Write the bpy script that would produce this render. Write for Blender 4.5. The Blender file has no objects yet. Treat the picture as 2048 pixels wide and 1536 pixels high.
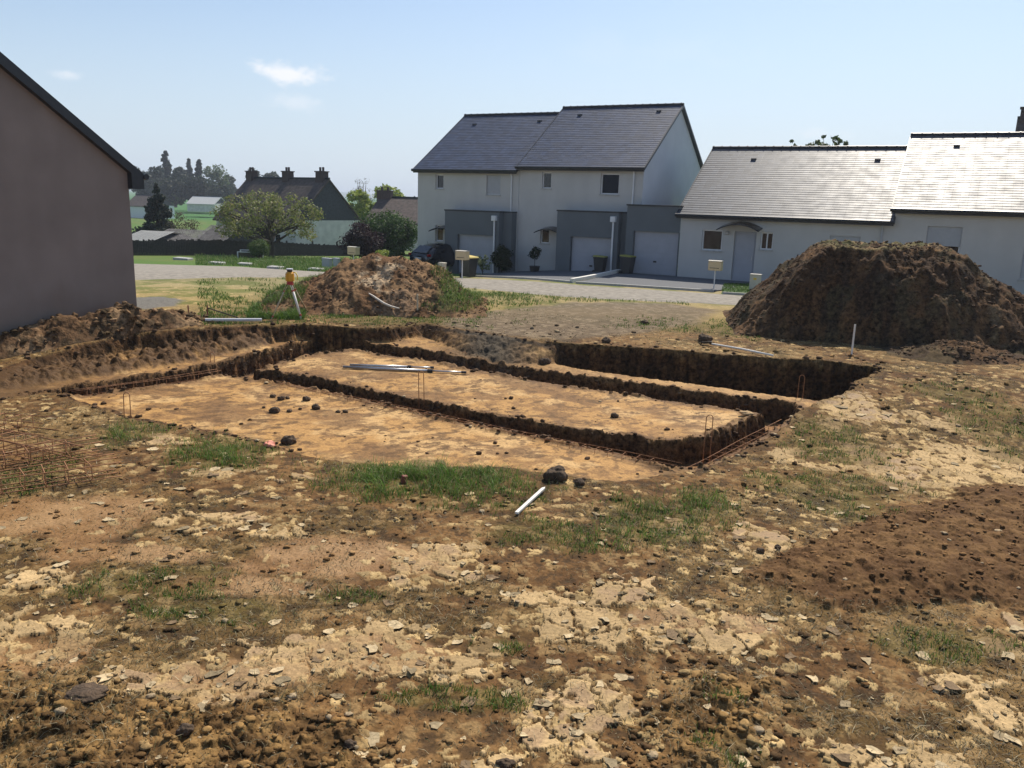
import bpy, math, random
import numpy as np
from math import sin, cos, pi, radians
random.seed(7); RNG = np.random.default_rng(11)
sc = bpy.context.scene
col = sc.collection

# ------------------------------------------------------------------ camera, sky, sun, exposure
FPX, HC, ROLL = 1656.0, 3.5, math.atan(0.030)
PITCH = math.atan(368*cos(ROLL)/FPX)
fwd = np.array([0, cos(PITCH), -sin(PITCH)]); r0 = np.array([1., 0, 0]); u0 = np.array([0, sin(PITCH), cos(PITCH)])
camx = cos(ROLL)*r0+sin(ROLL)*u0; camu = -sin(ROLL)*r0+cos(ROLL)*u0
CAM = np.array([0, 0, HC])
cd = bpy.data.cameras.new('camera'); cam = bpy.data.objects.new('camera', cd); col.objects.link(cam)
cd.sensor_width = 36; cd.lens = FPX/2048*36; cd.clip_end = 12000; cd.clip_start = .05
from mathutils import Matrix, Vector
M = Matrix.Identity(4)
for i in range(3):
    M[i][0] = camx[i]; M[i][1] = camu[i]; M[i][2] = -fwd[i]; M[i][3] = CAM[i]
cam.matrix_world = M
sc.camera = cam

SUN_AZ, SUN_EL = radians(26), radians(50)
w = bpy.data.worlds.new('World'); sc.world = w; w.use_nodes = True
nt = w.node_tree; bg = nt.nodes['Background']
sky = nt.nodes.new('ShaderNodeTexSky'); sky.sky_type = 'NISHITA'; sky.sun_disc = False
sky.sun_elevation = SUN_EL; sky.sun_rotation = SUN_AZ
sky.air_density = 1.0; sky.dust_density = 0.8; sky.ozone_density = 2.0; sky.altitude = 50
bg.inputs[1].default_value = 0.115
def wn(t, **k):
    n = nt.nodes.new(t)
    for a, b in k.items(): setattr(n, a, b)
    return n
def wmath(op, a, b=None):
    n = wn('ShaderNodeMath', operation=op)
    for i, v in enumerate((a, b)):
        if v is None: continue
        if hasattr(v, 'default_value') or hasattr(v, 'is_linked'): nt.links.new(v, n.inputs[i])
        else: n.inputs[i].default_value = v
    return n.outputs[0]
# three faint clouds, placed by sky direction (azimuth, elevation)
tc = wn('ShaderNodeTexCoord'); sep = wn('ShaderNodeSeparateXYZ'); nt.links.new(tc.outputs['Generated'], sep.inputs[0])
az = wmath('ARCTAN2', sep.outputs[0], sep.outputs[1]); el = wmath('ARCSINE', sep.outputs[2])
cn = wn('ShaderNodeTexNoise'); cn.inputs['Scale'].default_value = 22; cn.inputs['Detail'].default_value = 7; cn.inputs['Roughness'].default_value = .62
mp = wn('ShaderNodeMapping'); mp.inputs['Scale'].default_value = (1, 1, 1.9); nt.links.new(tc.outputs['Generated'], mp.inputs[0]); nt.links.new(mp.outputs[0], cn.inputs['Vector'])
def raydir(x, y):
    d = fwd*FPX+camx*(x-1024)+camu*(768-y); return d/np.linalg.norm(d)
tot = None
for (px, py, rx, ry, s) in ((575, 146, 72, 24, 1.), (588, 206, 62, 18, .35), (138, 151, 32, 12, .5), (1290, 100, 260, 40, .06), (1640, 268, 60, 14, .25)):
    d = raydir(px, py); a0, e0 = math.atan2(d[0], d[1]), math.asin(d[2])
    da = wmath('DIVIDE', wmath('SUBTRACT', az, a0), rx/1500.); de = wmath('DIVIDE', wmath('SUBTRACT', el, e0), ry/1500.)
    rr = wmath('SQRT', wmath('ADD', wmath('MULTIPLY', da, da), wmath('MULTIPLY', de, de)))
    v = wmath('SUBTRACT', wmath('ADD', 1.0, wmath('MULTIPLY', wmath('SUBTRACT', cn.outputs[0], .5), 3.0)), rr)
    mr = wn('ShaderNodeMapRange', interpolation_type='SMOOTHSTEP'); nt.links.new(v, mr.inputs[0]); mr.inputs[1].default_value = 0.05; mr.inputs[2].default_value = 1.05; mr.inputs[3].default_value = 0; mr.inputs[4].default_value = s
    tot = mr.outputs[0] if tot is None else wmath('MAXIMUM', tot, mr.outputs[0])
mx = wn('ShaderNodeMixRGB'); nt.links.new(tot, mx.inputs[0])
pale = wn('ShaderNodeMixRGB'); lo = wn('ShaderNodeMapRange', interpolation_type='SMOOTHSTEP'); nt.links.new(el, lo.inputs[0]); lo.inputs[1].default_value = -.02; lo.inputs[2].default_value = .30; lo.inputs[3].default_value = .85; lo.inputs[4].default_value = 0.0
nt.links.new(lo.outputs[0], pale.inputs[0]); nt.links.new(sky.outputs[0], pale.inputs[1]); pale.inputs[2].default_value = (5.0, 5.9, 7.1, 1); nt.links.new(pale.outputs[0], mx.inputs[1]); mx.inputs[2].default_value = (7.6, 7.8, 8.2, 1)
nt.links.new(mx.outputs[0], bg.inputs[0])
sd_ = bpy.data.lights.new('sun', 'SUN'); sun = bpy.data.objects.new('sun', sd_); col.objects.link(sun)
sd_.energy = 4.8; sd_.angle = radians(.5); sd_.color = (1, .92, .80)
sdir = Vector((sin(SUN_AZ)*cos(SUN_EL), cos(SUN_AZ)*cos(SUN_EL), sin(SUN_EL)))
sun.rotation_euler = sdir.to_track_quat('Z', 'Y').to_euler()
sc.view_settings.view_transform = 'Standard'; sc.view_settings.look = 'None'; sc.view_settings.exposure = 0.15; sc.view_settings.gamma = 1

# ------------------------------------------------------------------ numeric helpers
TAB = RNG.random((256, 256))
def vnoise(x, y, seed=0):
    x = x+seed*37.17; y = y+seed*91.73
    xi = np.floor(x); yi = np.floor(y); fx = x-xi; fy = y-yi
    fx = fx*fx*(3-2*fx); fy = fy*fy*(3-2*fy)
    a = xi.astype(np.int64) & 255; b = yi.astype(np.int64) & 255; a1 = (a+1) & 255; b1 = (b+1) & 255
    return (TAB[a, b]*(1-fx)+TAB[a1, b]*fx)*(1-fy)+(TAB[a, b1]*(1-fx)+TAB[a1, b1]*fx)*fy
def fbm(x, y, scale, oct=4, seed=0, rough=.55):
    x = x/scale; y = y/scale; s = 0; a = 1; t = 0
    for i in range(oct):
        s = s+a*vnoise(x, y, seed+i*3); t += a; a *= rough
        x, y = (x*.8-y*.6)*2.03, (x*.6+y*.8)*2.03
    return s/t
def sstep(a, b, x):
    t = np.clip((x-a)/(b-a), 0, 1); return t*t*(3-2*t)
def worley(x, y, scale, seed=0):
    x = x/scale; y = y/scale
    xi = np.floor(x).astype(np.int64); yi = np.floor(y).astype(np.int64)
    f1 = np.full(x.shape, 9.); f2 = np.full(x.shape, 9.); cid = np.zeros(x.shape)
    for i in (-1, 0, 1):
        for j in (-1, 0, 1):
            a = (xi+i+seed*13) & 255; b = (yi+j+seed*29) & 255
            px = xi+i+TAB[a, b]; py = yi+j+TAB[(a*7+3) & 255, (b*5+11) & 255]
            d = np.hypot(px-x, py-y); c = TAB[(a*3+17) & 255, (b*11+5) & 255]
            nn = d < f1
            f2 = np.where(nn, f1, np.minimum(f2, d)); cid = np.where(nn, c, cid); f1 = np.where(nn, d, f1)
    return f1, f2, cid
def psdf(x, y, pts):
    """signed distance to polygon, negative inside"""
    d = np.full(x.shape, 1e9); ins = np.zeros(x.shape, bool); n = len(pts)
    for i in range(n):
        ax, ay = pts[i]; bx, by = pts[(i+1) % n]
        ex, ey = bx-ax, by-ay; L = ex*ex+ey*ey+1e-12
        t = np.clip(((x-ax)*ex+(y-ay)*ey)/L, 0, 1)
        d = np.minimum(d, (x-ax-t*ex)**2+(y-ay-t*ey)**2)
        c = ((ay > y) != (by > y))
        with np.errstate(divide='ignore', invalid='ignore'):
            xx = (bx-ax)*(y-ay)/(by-ay if by != ay else 1e-9)+ax
        ins ^= c & (x < xx)
    d = np.sqrt(d); return np.where(ins, -d, d)

# natural ground level: the plot falls 0.6 m towards the viewer, the land beyond falls away to the left
def N0(x, y):
    c = y+np.where(x < 0, .27, .05)*x
    n = -.6*(1-sstep(12.5, 19, c))
    a = x/np.maximum(y, 1)
    L = sstep(.15, -.1, a)
    n = n-L*(.065*np.clip(y-36, 0, 12)+.045*np.clip(y-48, 0, 62))
    return n
def gp(px, py, z=None):
    d = raydir(px, py); zz = 0.0 if z is None else z
    for i in range(1 if z is not None else 25):
        t = (zz-HC)/d[2]; P = CAM+d*t
        if z is None: zz = zz*.5+.5*float(N0(np.array(P[0]), np.array(P[1])))
    return np.array([P[0], P[1], zz])
def atY(px, py, Y):
    d = raydir(px, py); return CAM+d*(Y/d[1])
G2 = lambda *a: tuple(gp(*a)[:2])

# ------------------------------------------------------------------ terrain definition (the excavation)
ZP = -.64
def zpl(x, y): return -.66+.27*sstep(16, 22.3, y-.18*np.maximum(x, 0)+.55*np.minimum(x+4.5, 0))
def gpp(px, py):
    z = -.5
    for i in range(20):
        P = gp(px, py, z); z = .5*z+.5*float(zpl(P[0], P[1]))
    return P
CUT = [G2(-150, 720, 0), G2(30, 692, 0), G2(150, 676, 0), G2(280, 662, 0), G2(430, 655, 0), G2(600, 650, 0), G2(640, 652, 0), G2(700, 655, 0), G2(780, 655, 0), G2(850, 644, 0), G2(960, 664, 0), G2(1110, 685, 0),
       G2(1300, 697, 0), G2(1500, 712, 0), G2(1650, 722, 0), G2(1762, 736, 0), G2(1690, 785), G2(1610, 812), G2(1560, 862), G2(1490, 905), G2(1400, 940), G2(1340, 948),
       G2(1240, 968, -.62), G2(1000, 937, -.62), G2(700, 932, -.62), G2(460, 872, -.62), G2(250, 837, -.62), G2(110, 792, -.62), G2(0, 800, -.62), G2(-150, 815, -.62)]
def quadpts(l): return [tuple(gpp(a, b)[:2]) for a, b in l]
T1 = quadpts([(480, 738), (600, 752), (740, 782), (1000, 832), (1180, 862), (1330, 882), (1420, 872), (1470, 905), (1335, 938), (1240, 905), (1000, 862), (740, 803), (600, 770), (455, 750)])
T2 = quadpts([(695, 683), (860, 703), (1060, 740), (1300, 772), (1590, 806), (1600, 826), (1530, 826), (1290, 794), (1060, 760), (860, 722), (690, 698)])
T3 = quadpts([(50, 786), (250, 757), (430, 728), (560, 696), (640, 680), (700, 674), (700, 700), (640, 706), (560, 726), (500, 743), (430, 752), (250, 780), (115, 798)])
T4 = quadpts([(1545, 815), (1605, 822), (1540, 862), (1480, 905), (1390, 935), (1335, 938), (1330, 885), (1420, 872), (1500, 838)])
LED = quadpts([(700, 672), (860, 690), (1100, 728), (1350, 762), (1600, 796), (1590, 806), (1300, 772), (1060, 740), (860, 703), (695, 683)])
DIRT = [G2(*p) for p in [(1455, 1150), (1560, 1185), (1650, 1215), (1800, 1225), (2300, 1195), (2300, 960), (1930, 968), (1850, 1000), (1700, 1050), (1560, 1110)]]
LUMP = [G2(*p) for p in [(-300, 1335), (0, 1335), (120, 1362), (230, 1400), (300, 1470), (420, 1560), (500, 1800), (-500, 1900)]]
LUMP2 = [G2(*p) for p in [(1380, 1330), (1560, 1350), (1560, 1460), (1480, 1536), (1360, 1700), (1250, 1700), (1300, 1420)]]
LUMP3 = [G2(*p) for p in [(200, 1380), (560, 1400), (700, 1440), (760, 1536), (820, 1700), (300, 1700)]]
GRAVELPIT = [G2(*p) for p in [(262, 596), (320, 594), (362, 602), (350, 611), (300, 616), (262, 616)]]
TRACK = [G2(*p) for p in [(880, 632), (1000, 618), (1140, 604), (1330, 606), (1440, 622), (1400, 650), (1280, 668), (1120, 680), (1000, 672), (880, 652)]]

PIT = quadpts([(1095, 660), (1500, 680), (1900, 700), (1800, 780), (1640, 803), (1600, 797), (1420, 772), (1300, 757), (1180, 742), (1110, 728)])
ROADT = [G2(*p) for p in [(-90, 520), (275, 527), (480, 533), (620, 543), (760, 550), (925, 557), (1150, 570), (1430, 588), (1560, 597), (1800, 615), (2100, 637)]]
ROADL = [G2(*p) for p in [(-90, 568), (275, 561), (500, 556), (640, 555), (760, 563), (925, 575), (1120, 594), (1300, 603), (1500, 612), (1800, 640), (2100, 662)]]
ROADP = ROADT+ROADL[::-1]
def zone(x, y, cx, cy, rx, ry, ns=None, k=.8):
    """soft ellipse on the ground, centre / radii given where the patch lies"""
    c = gp(cx, cy); d = np.hypot(c[0], c[1]); hh = HC-c[2]
    wx = rx*d/FPX; wy = ry*d*d/(FPX*hh)
    r = np.sqrt(((x-c[0])/wx)**2+((y-c[1])/wy)**2)
    v = 1-r
    if ns is not None: v = v+(ns-.5)*k*2
    return sstep(-.15, .25, v)
CLAYZ = [(1200, 1235, 290, 75), (1080, 1210, 150, 60), (800, 1300, 190, 75), (830, 1135, 130, 55), (60, 1300, 150, 45), (380, 1345, 260, 55), (1150, 1410, 110, 90), (1680, 1500, 150, 50), (1440, 1255, 110, 60),
         (860, 1450, 40, 22), (750, 1465, 60, 30), (920, 1525, 90, 30), (60, 1160, 80, 20), (430, 1045, 140, 25), (1190, 1500, 50, 30), (2000, 1430, 50, 40), (1990, 1300, 40, 30), (1950, 1370, 80, 16), (2048, 1270, 30, 40),
         (1870, 930, 140, 40), (1690, 805, 90, 18), (1780, 835, 120, 14), (330, 880, 110, 12), (1640, 920, 60, 20), (560, 955, 70, 12), (420, 945, 80, 12), (1530, 1080, 60, 25), (1330, 1045, 40, 12), (90, 1255, 110, 30)]
SMOOTHZ = [(690, 1120, 200, 50), (120, 1030, 190, 45), (70, 1310, 150, 45), (450, 1350, 200, 35), (760, 1310, 150, 50), (520, 1170, 180, 25), (1330, 1240, 90, 25), (1500, 1250, 60, 25), (250, 1105, 150, 20)]
GREENZ = [(860, 955, 250, 55), (455, 905, 110, 45), (270, 862, 60, 28), (1300, 1035, 140, 55), (1400, 1000, 60, 30), (1680, 880, 100, 30), (1650, 980, 150, 40), (300, 1170, 150, 40), (1090, 1070, 120, 40), (1470, 1500, 90, 50), (1450, 1400, 70, 40), (420, 1220, 160, 35), (1900, 1290, 150, 35), (1980, 830, 90, 40), (1000, 1290, 60, 20), (820, 632, 190, 20), (1010, 600, 120, 18), (1480, 655, 90, 16), (560, 590, 60, 40), (480, 560, 220, 9), (1330, 650, 100, 12), (560, 650, 100, 7), (40, 960, 60, 40), (700, 1190, 110, 18), (900, 1400, 200, 30)]

def mix(a, b, t):
    t = t[..., None]; return a*(1-t)+np.array(b)*t
def ground(x, y, color=False):
    """height (and base colour, roughness) of the ground at world x, y"""
    h = N0(x, y)
    near = sstep(37, 31, y)*sstep(-45, -30, x)*sstep(45, 30, x)
    n_big = fbm(x, y, 2.6, 4, 1); n_mid = fbm(x, y, .7, 4, 5); n_fine = fbm(x, y, .16, 4, 9); n_tiny = fbm(x, y, .05, 3, 14)
    # ragged coordinates
    wx = x+(fbm(x, y, .35, 4, 21)-.5)*.45; wy = y+(fbm(x, y, .35, 4, 27)-.5)*.45
    wx2 = x+(fbm(x, y, .12, 3, 31)-.5)*.16; wy2 = y+(fbm(x, y, .12, 3, 37)-.5)*.16
    exc = (x > -14) & (x < 12) & (y > 9) & (y < 28)
    sd = np.full(x.shape, 9.); st = np.full(x.shape, 9.); sl = np.full(x.shape, 9.)
    if exc.any():
        ex, ey = wx[exc]*.6+x[exc]*.4, wy[exc]*.6+y[exc]*.4
        sd[exc] = psdf(ex, ey, CUT)
        ex, ey = wx2[exc]*.8+x[exc]*.2, wy2[exc]*.8+y[exc]*.2
        st[exc] = np.minimum.reduce([psdf(ex, ey, T) for T in (T1, T2, T3, T4)])
        sl[exc] = psdf(ex, ey, LED)
    ramp = np.exp(-((x+.55)/1.35)**2)*sstep(19, 20.5, y)
    leftb = sstep(-3.5, -6, x)
    ww = .10+1.1*ramp+.14*(leftb+.4)*fbm(x, y, .22, 4, 33)**1.5*2
    t = np.clip(-sd/ww, 0, 1)
    inside = sstep(0, -.05, sd)
    plat = zpl(x, y)+.02*(n_mid-.5)+.03*(n_big-.5)
    # left and back benches carry fallen soil
    fall = sstep(-2.2, -4.2, x)*sstep(.45, .85, st+.35*(n_mid-.5))*(sd < 0)*sstep(16.2, 17.2, y-.2*(x+9))*sstep(2.6, 1.9, -sd+.8*(n_big-.5))
    T3s = sstep(-4.4, -5.4, x)*1.0
    fall = fall*np.clip((y-(18.9+.92*(x+6.6)))/.6, 0, 1)
    fl1, fl2, flid = worley(wx2, wy2, .22, 12); plat = plat+fall*(.16*n_mid+.20*n_fine+.09*np.clip(1-fl1/.6, 0, 1)*(flid > .4))*sstep(.1, 1.0, st)
    sp = np.full(x.shape, 9.)
    if exc.any(): sp[exc] = psdf(wx2[exc], wy2[exc], PIT)
    pit = np.clip(-sp/.14, 0, 1); plat = plat-pit*(.50+.10*n_mid-.2*sstep(.62, .7, n_mid))
    rise = sstep(.45, .0, -sd)*ramp*.15
    h = h*(1-t)+np.minimum(plat+rise, h)*t
    # loose relief outside the cut
    o = (1-inside)*near; rdm = np.zeros(x.shape); rr_ = (y > 27) & (y < 50)
    if rr_.any(): rdm[rr_] = sstep(.9, .1, psdf(x[rr_], y[rr_], ROADP))
    o = o*(1-rdm)
    h = h+o*((n_big-.5)*.08+(n_mid-.5)*.055+(n_fine-.5)*.03+(n_tiny-.5)*.008)
    h = h+inside*((n_fine-.5)*.014*sstep(-.9,-.4,0*x+ZP)+(n_tiny-.5)*.006)
    rampd = ramp*sstep(.2, -.2, sd)*sstep(-1.6, -1.0, sd)
    h = h+rampd*(n_fine-.5)*.22
    # trenches
    tt = np.clip((-st+.02)/.11, 0, 1); tr = tt*inside
    h = h-tr*(.46+.06*(n_mid-.5))
    lip = np.exp(-((st-.05)/.10)**2)*inside*sstep(.45, .6, fbm(x, y, .25, 3, 41))
    h = h+lip*.05*n_fine*2
    # loose lumpy earth: the spread heap at the right and the clods in the foreground
    D = np.full(x.shape, 9.); LQ = np.full(x.shape, 9.)
    nearm = (y < 12) & (y > 2) & (np.abs(x) < 14)
    if nearm.any():
        D[nearm] = psdf(wx[nearm], wy[nearm], DIRT)
        LQ[nearm] = np.minimum.reduce([psdf(wx[nearm], wy[nearm], q) for q in (LUMP, LUMP2, LUMP3)])
    D = D+(fbm(x, y, .5, 5, 195, .65)-.5)*.55; dm = sstep(.06, -.10, D); lm = sstep(.1, -.3, LQ)
    f1, f2, cid = worley(wx2, wy2, .115, 3); g1, g2, gid = worley(wx2+3, wy2+7, .26, 4); k1, k2, kid = worley(wx2-3, wy2+2, .055, 5)
    bump1 = np.clip(1-f1/.62, 0, 1)**.7*(cid > .35)*(.3+cid); bump2 = np.clip(1-g1/.6, 0, 1)**.8*(gid > .7)
    bump3 = np.clip(1-k1/.62, 0, 1)*(.3+kid)
    h = h+dm*(.022+.07*sstep(0, -.7, D)+.05*sstep(0, -.9, D)*n_big+bump1*.028+bump2*.035+bump3*.012)
    h = h+lm*(.02+bump1*.05+bump2*.05+bump3*.014+.07*(n_mid-.4))
    # tyre ruts crossing the foreground
    rut = np.exp(-((np.sin((x*.55+y*.83)*2.1+n_big*2.2))/.22)**2)*sstep(11, 9, y)*sstep(3.5, 5, y)*(1-dm)
    h = h-rut*.02
    # clay zones, thin dried plates that lift off the soil
    shp = x.shape; clay = np.zeros(shp); smooth = np.zeros(shp); green = np.zeros(shp)
    fm = (y < 40) & (y > 2) & (np.abs(x) < 30)
    if fm.any():
        xs, ys, nb, nm = x[fm], y[fm], n_big[fm], n_mid[fm]
        zn = fbm(xs, ys, .9, 5, 51, .6)
        c = np.zeros(xs.shape); s_ = np.zeros(xs.shape); g_ = np.zeros(xs.shape)
        for z in CLAYZ: c = np.maximum(c, zone(xs, ys, *z, ns=zn, k=1.5))
        for z in SMOOTHZ: s_ = np.maximum(s_, zone(xs, ys, *z, ns=zn, k=.7))
        for z in GREENZ: g_ = np.maximum(g_, zone(xs, ys, *z, ns=zn, k=.9))
        clay[fm] = c; smooth[fm] = s_; green[fm] = g_
    vx = x+(fbm(x, y, .18, 5, 23, .7)-.5)*.22; vy = y+(fbm(x, y, .18, 5, 29, .7)-.5)*.22; p1, p2, pid = worley(vx+(n_mid-.5)*.3, vy, .36, 6); q1, q2, qid = worley(vx+5, vy+1, .12, 7)
    outn = o*(1-dm)*(1-green*.6)
    base_p = .07+.16*sstep(.45, .7, fbm(x, y, 1.7, 3, 61))*sstep(24, 16, y)
    P1 = (pid < clay*.74)*(1-.5*smooth)*sstep(.045, .085, p2-p1)*sstep(.68, .62, fbm(x, y, .14, 4, 193, .65))
    P2 = (qid < np.clip(base_p+clay*.30, 0, 1))*sstep(.06, .16, q2-q1)*(1-P1)
    P1 = P1*outn*sstep(24, 18, y); P2 = P2*outn*sstep(40, 26, y)*(1-lm*.4)
    h = h-P1*((n_fine-.5)*.03+(n_tiny-.5)*.008)*.9
    h = h+(P1*.023+P2*.010)*sstep(16, 10, y)+P1*.006*(p1)
    if not color: return h
    # ---- base colours
    c = np.empty(x.shape+(3,)); c[:] = (.125, .072, .034)
    c = mix(c, (.20, .12, .055), sstep(.35, .65, n_mid))
    c = mix(c, (.28, .18, .088), sstep(.52, .72, n_big)*.6)
    c = mix(c, (.125, .102, .042), sstep(.48, .60, fbm(x, y, 1.1, 4, 71))*.45)       # weeds and dead straw
    c = mix(c, (.30, .215, .115), sstep(.55, .66, n_fine)*.75)
    c = mix(c, (.062, .042, .026), sstep(.45, .32, n_fine)*.8)
    c = mix(c, (.05, .035, .02), sstep(.42, .30, n_tiny)*.6)
    # mid distance: dry straw coloured land
    far = sstep(22, 27, y)
    straw = mix(np.tile(np.array([.36, .30, .15]), x.shape+(1,)), (.17, .19, .06), sstep(.42, .62, fbm(x, y, 1.2, 4, 81)))
    straw = straw*(1-.35*(1-far[..., None])); c = c*(1-(far*.9)[..., None])+straw*(far*.9)[..., None]
    mid_r = sstep(17, 20, y)*sstep(2, 5, x)*.35; c = mix(c, (.24, .19, .10), mid_r*sstep(.4, .6, n_mid))
    # beyond the road: grass land
    vg = sstep(41, 44, y); c = mix(c, (.09, .16, .03), vg)
    c = mix(c, (.12, .16, .04), vg*sstep(.45, .65, fbm(x, y, 3, 3, 85)))
    fieldm = sstep(200, 215, y); c = mix(c, (.06, .16, .04), fieldm)
    c = mix(c, (.085, .095, .028), green*.45*(sstep(.35, .6, n_fine)*.6+.4))
    # smooth trodden clay
    sm = smooth*outn
    c = mix(c, (.29, .175, .085), sm*.8); c = mix(c, (.36, .245, .14), sm*sstep(.45, .65, n_mid)*.8)
    c = mix(c, (.30, .205, .10), clay*outn*.25*sstep(.4, .6, n_fine)); c = mix(c, (.105, .066, .032), clay*outn*(1-.8*smooth)*sstep(.62, .5, n_fine)*.65)
    # plates
    tone = (.75+.5*pid)[..., None]; pc = np.array([.50, .39, .24])*tone
    inner = sstep(.16, .5, p2-p1)*sstep(.5, .6, fbm(x, y, 1.3, 2, 91))
    pc = mix(pc, (.33, .24, .165), inner*.75); c = c*(1-P1[..., None])+pc*P1[..., None]
    tone = (.6+.6*((qid*37) % 1))[..., None]; c = c*(1-P2[..., None]*.92)+np.array([.50, .39, .22])*tone*P2[..., None]*.92
    # spread earth
    dc = mix(np.tile(np.array([.115, .068, .034]), x.shape+(1,)), (.18, .112, .056), sstep(.4, .65, n_fine)); dc = mix(dc, (.09, .05, .026), sstep(.5, .65, n_mid)*.5)
    c = c*(1-dm[..., None])+dc*dm[..., None]
    lc = mix(np.tile(np.array([.13, .082, .038]), x.shape+(1,)), (.31, .205, .09), sstep(.42, .62, n_fine)*.8); c = c*(1-.8*lm[..., None])+lc*.8*lm[..., None]
    # track of grey hardcore and slate gravel
    tk = sstep(.3, -.5, psdf(wx, wy, TRACK))*near; c = mix(c, (.15, .125, .10), tk*.85); c = mix(c, (.26, .22, .17), tk*sstep(.52, .65, n_fine)*.8)
    gk = sstep(.2, -.1, psdf(wx, wy, GRAVELPIT))*near; c = mix(c, (.17, .18, .20), gk*.95)
    # floor of the dig: yellow clay with brown smears, earth walls
    fc = mix(np.tile(np.array([.42, .265, .115]), x.shape+(1,)), (.52, .365, .19), sstep(.47, .64, n_mid))
    stain = sstep(.50, .64, fbm(x*.7+y*.35, y, .8, 5, 95, .62)); fc = mix(fc, (.19, .115, .058), stain*.8); fc = mix(fc, (.20, .12, .06), sstep(.52, .66, fbm(x*1.6+y*.6, y*2.0-x*1.0, .5, 5, 191, .65))*.65)
    fc = mix(fc, (.14, .085, .045), sstep(.60, .70, fbm(x, y, .14, 3, 97))*.7)
    fc = mix(fc, (.30, .20, .11), sstep(.1, .9, -sd)*0+sstep(-1.9, .2, (sl*0+9)-9-.5+0*x)*0)
    fc = mix(fc, (.115, .072, .038), sstep(.56, .66, fbm(x*2.2+y*1.1, y*3.4-x*1.8, .7, 6, 197, .7))*.8)
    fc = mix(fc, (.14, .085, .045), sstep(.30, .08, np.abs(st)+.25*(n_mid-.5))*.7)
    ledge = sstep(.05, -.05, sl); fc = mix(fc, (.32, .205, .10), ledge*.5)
    fc = mix(fc, (.085, .050, .026), np.clip(fall*1.8, 0, 1)*sstep(.22, .5, n_mid)*.95); fc = mix(fc, (.09, .055, .03), sstep(-9.0, -10.2, x+.5*(n_mid-.5))*.85); fc = mix(fc, (.075, .045, .025), pit)  # pit floor darkened: the shade of the deep cut is put into the colour
    rb = sstep(.55, .2, np.abs(y-(.35*0+18.6-.28*(x-5)))-.2)*0
    soft = sstep(16.2, 15.2, y+.2*np.abs(x)*(x < 0)*0); insc = inside*(1-soft)+inside*soft*sstep(.02, -.40, sd+(n_fine-.5)*.7+(n_mid-.5)*.9)
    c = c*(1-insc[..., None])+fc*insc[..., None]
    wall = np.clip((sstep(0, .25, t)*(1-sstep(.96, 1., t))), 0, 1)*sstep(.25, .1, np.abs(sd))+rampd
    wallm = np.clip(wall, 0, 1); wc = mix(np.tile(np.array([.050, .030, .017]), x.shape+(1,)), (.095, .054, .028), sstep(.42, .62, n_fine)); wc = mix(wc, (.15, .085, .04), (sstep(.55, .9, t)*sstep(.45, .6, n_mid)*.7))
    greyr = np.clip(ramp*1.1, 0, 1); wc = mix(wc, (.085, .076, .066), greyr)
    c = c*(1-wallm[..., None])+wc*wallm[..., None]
    edge = sstep(.25, .03, sd)*(sd > 0)*near*sstep(12.5, 15, y); c = mix(c, (.16, .11, .055), edge*.6)
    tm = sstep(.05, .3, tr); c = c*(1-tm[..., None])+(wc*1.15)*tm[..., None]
    tb = sstep(.98, 1., tr)*sstep(.16, .24, -st); c = mix(c, (.30, .17, .075), tb*.7)
    lipm = sstep(.22, .02, np.abs(st))*inside*sstep(.46, .56, fbm(x, y, .22, 4, 99)); c = mix(c, (.12, .072, .038), lipm*.9)
    rough = .95-.38*sm*(1-P1)-.25*P1*inner-.2*inside*(1-wallm)
    wm = sstep(34, 26, y)[..., None]; c = c*(1+wm*(np.array([1.07, .95, .76])*(1-.09*(1-inside[..., None]))-1))
    return h, np.clip(c, .004, .9), rough

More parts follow.
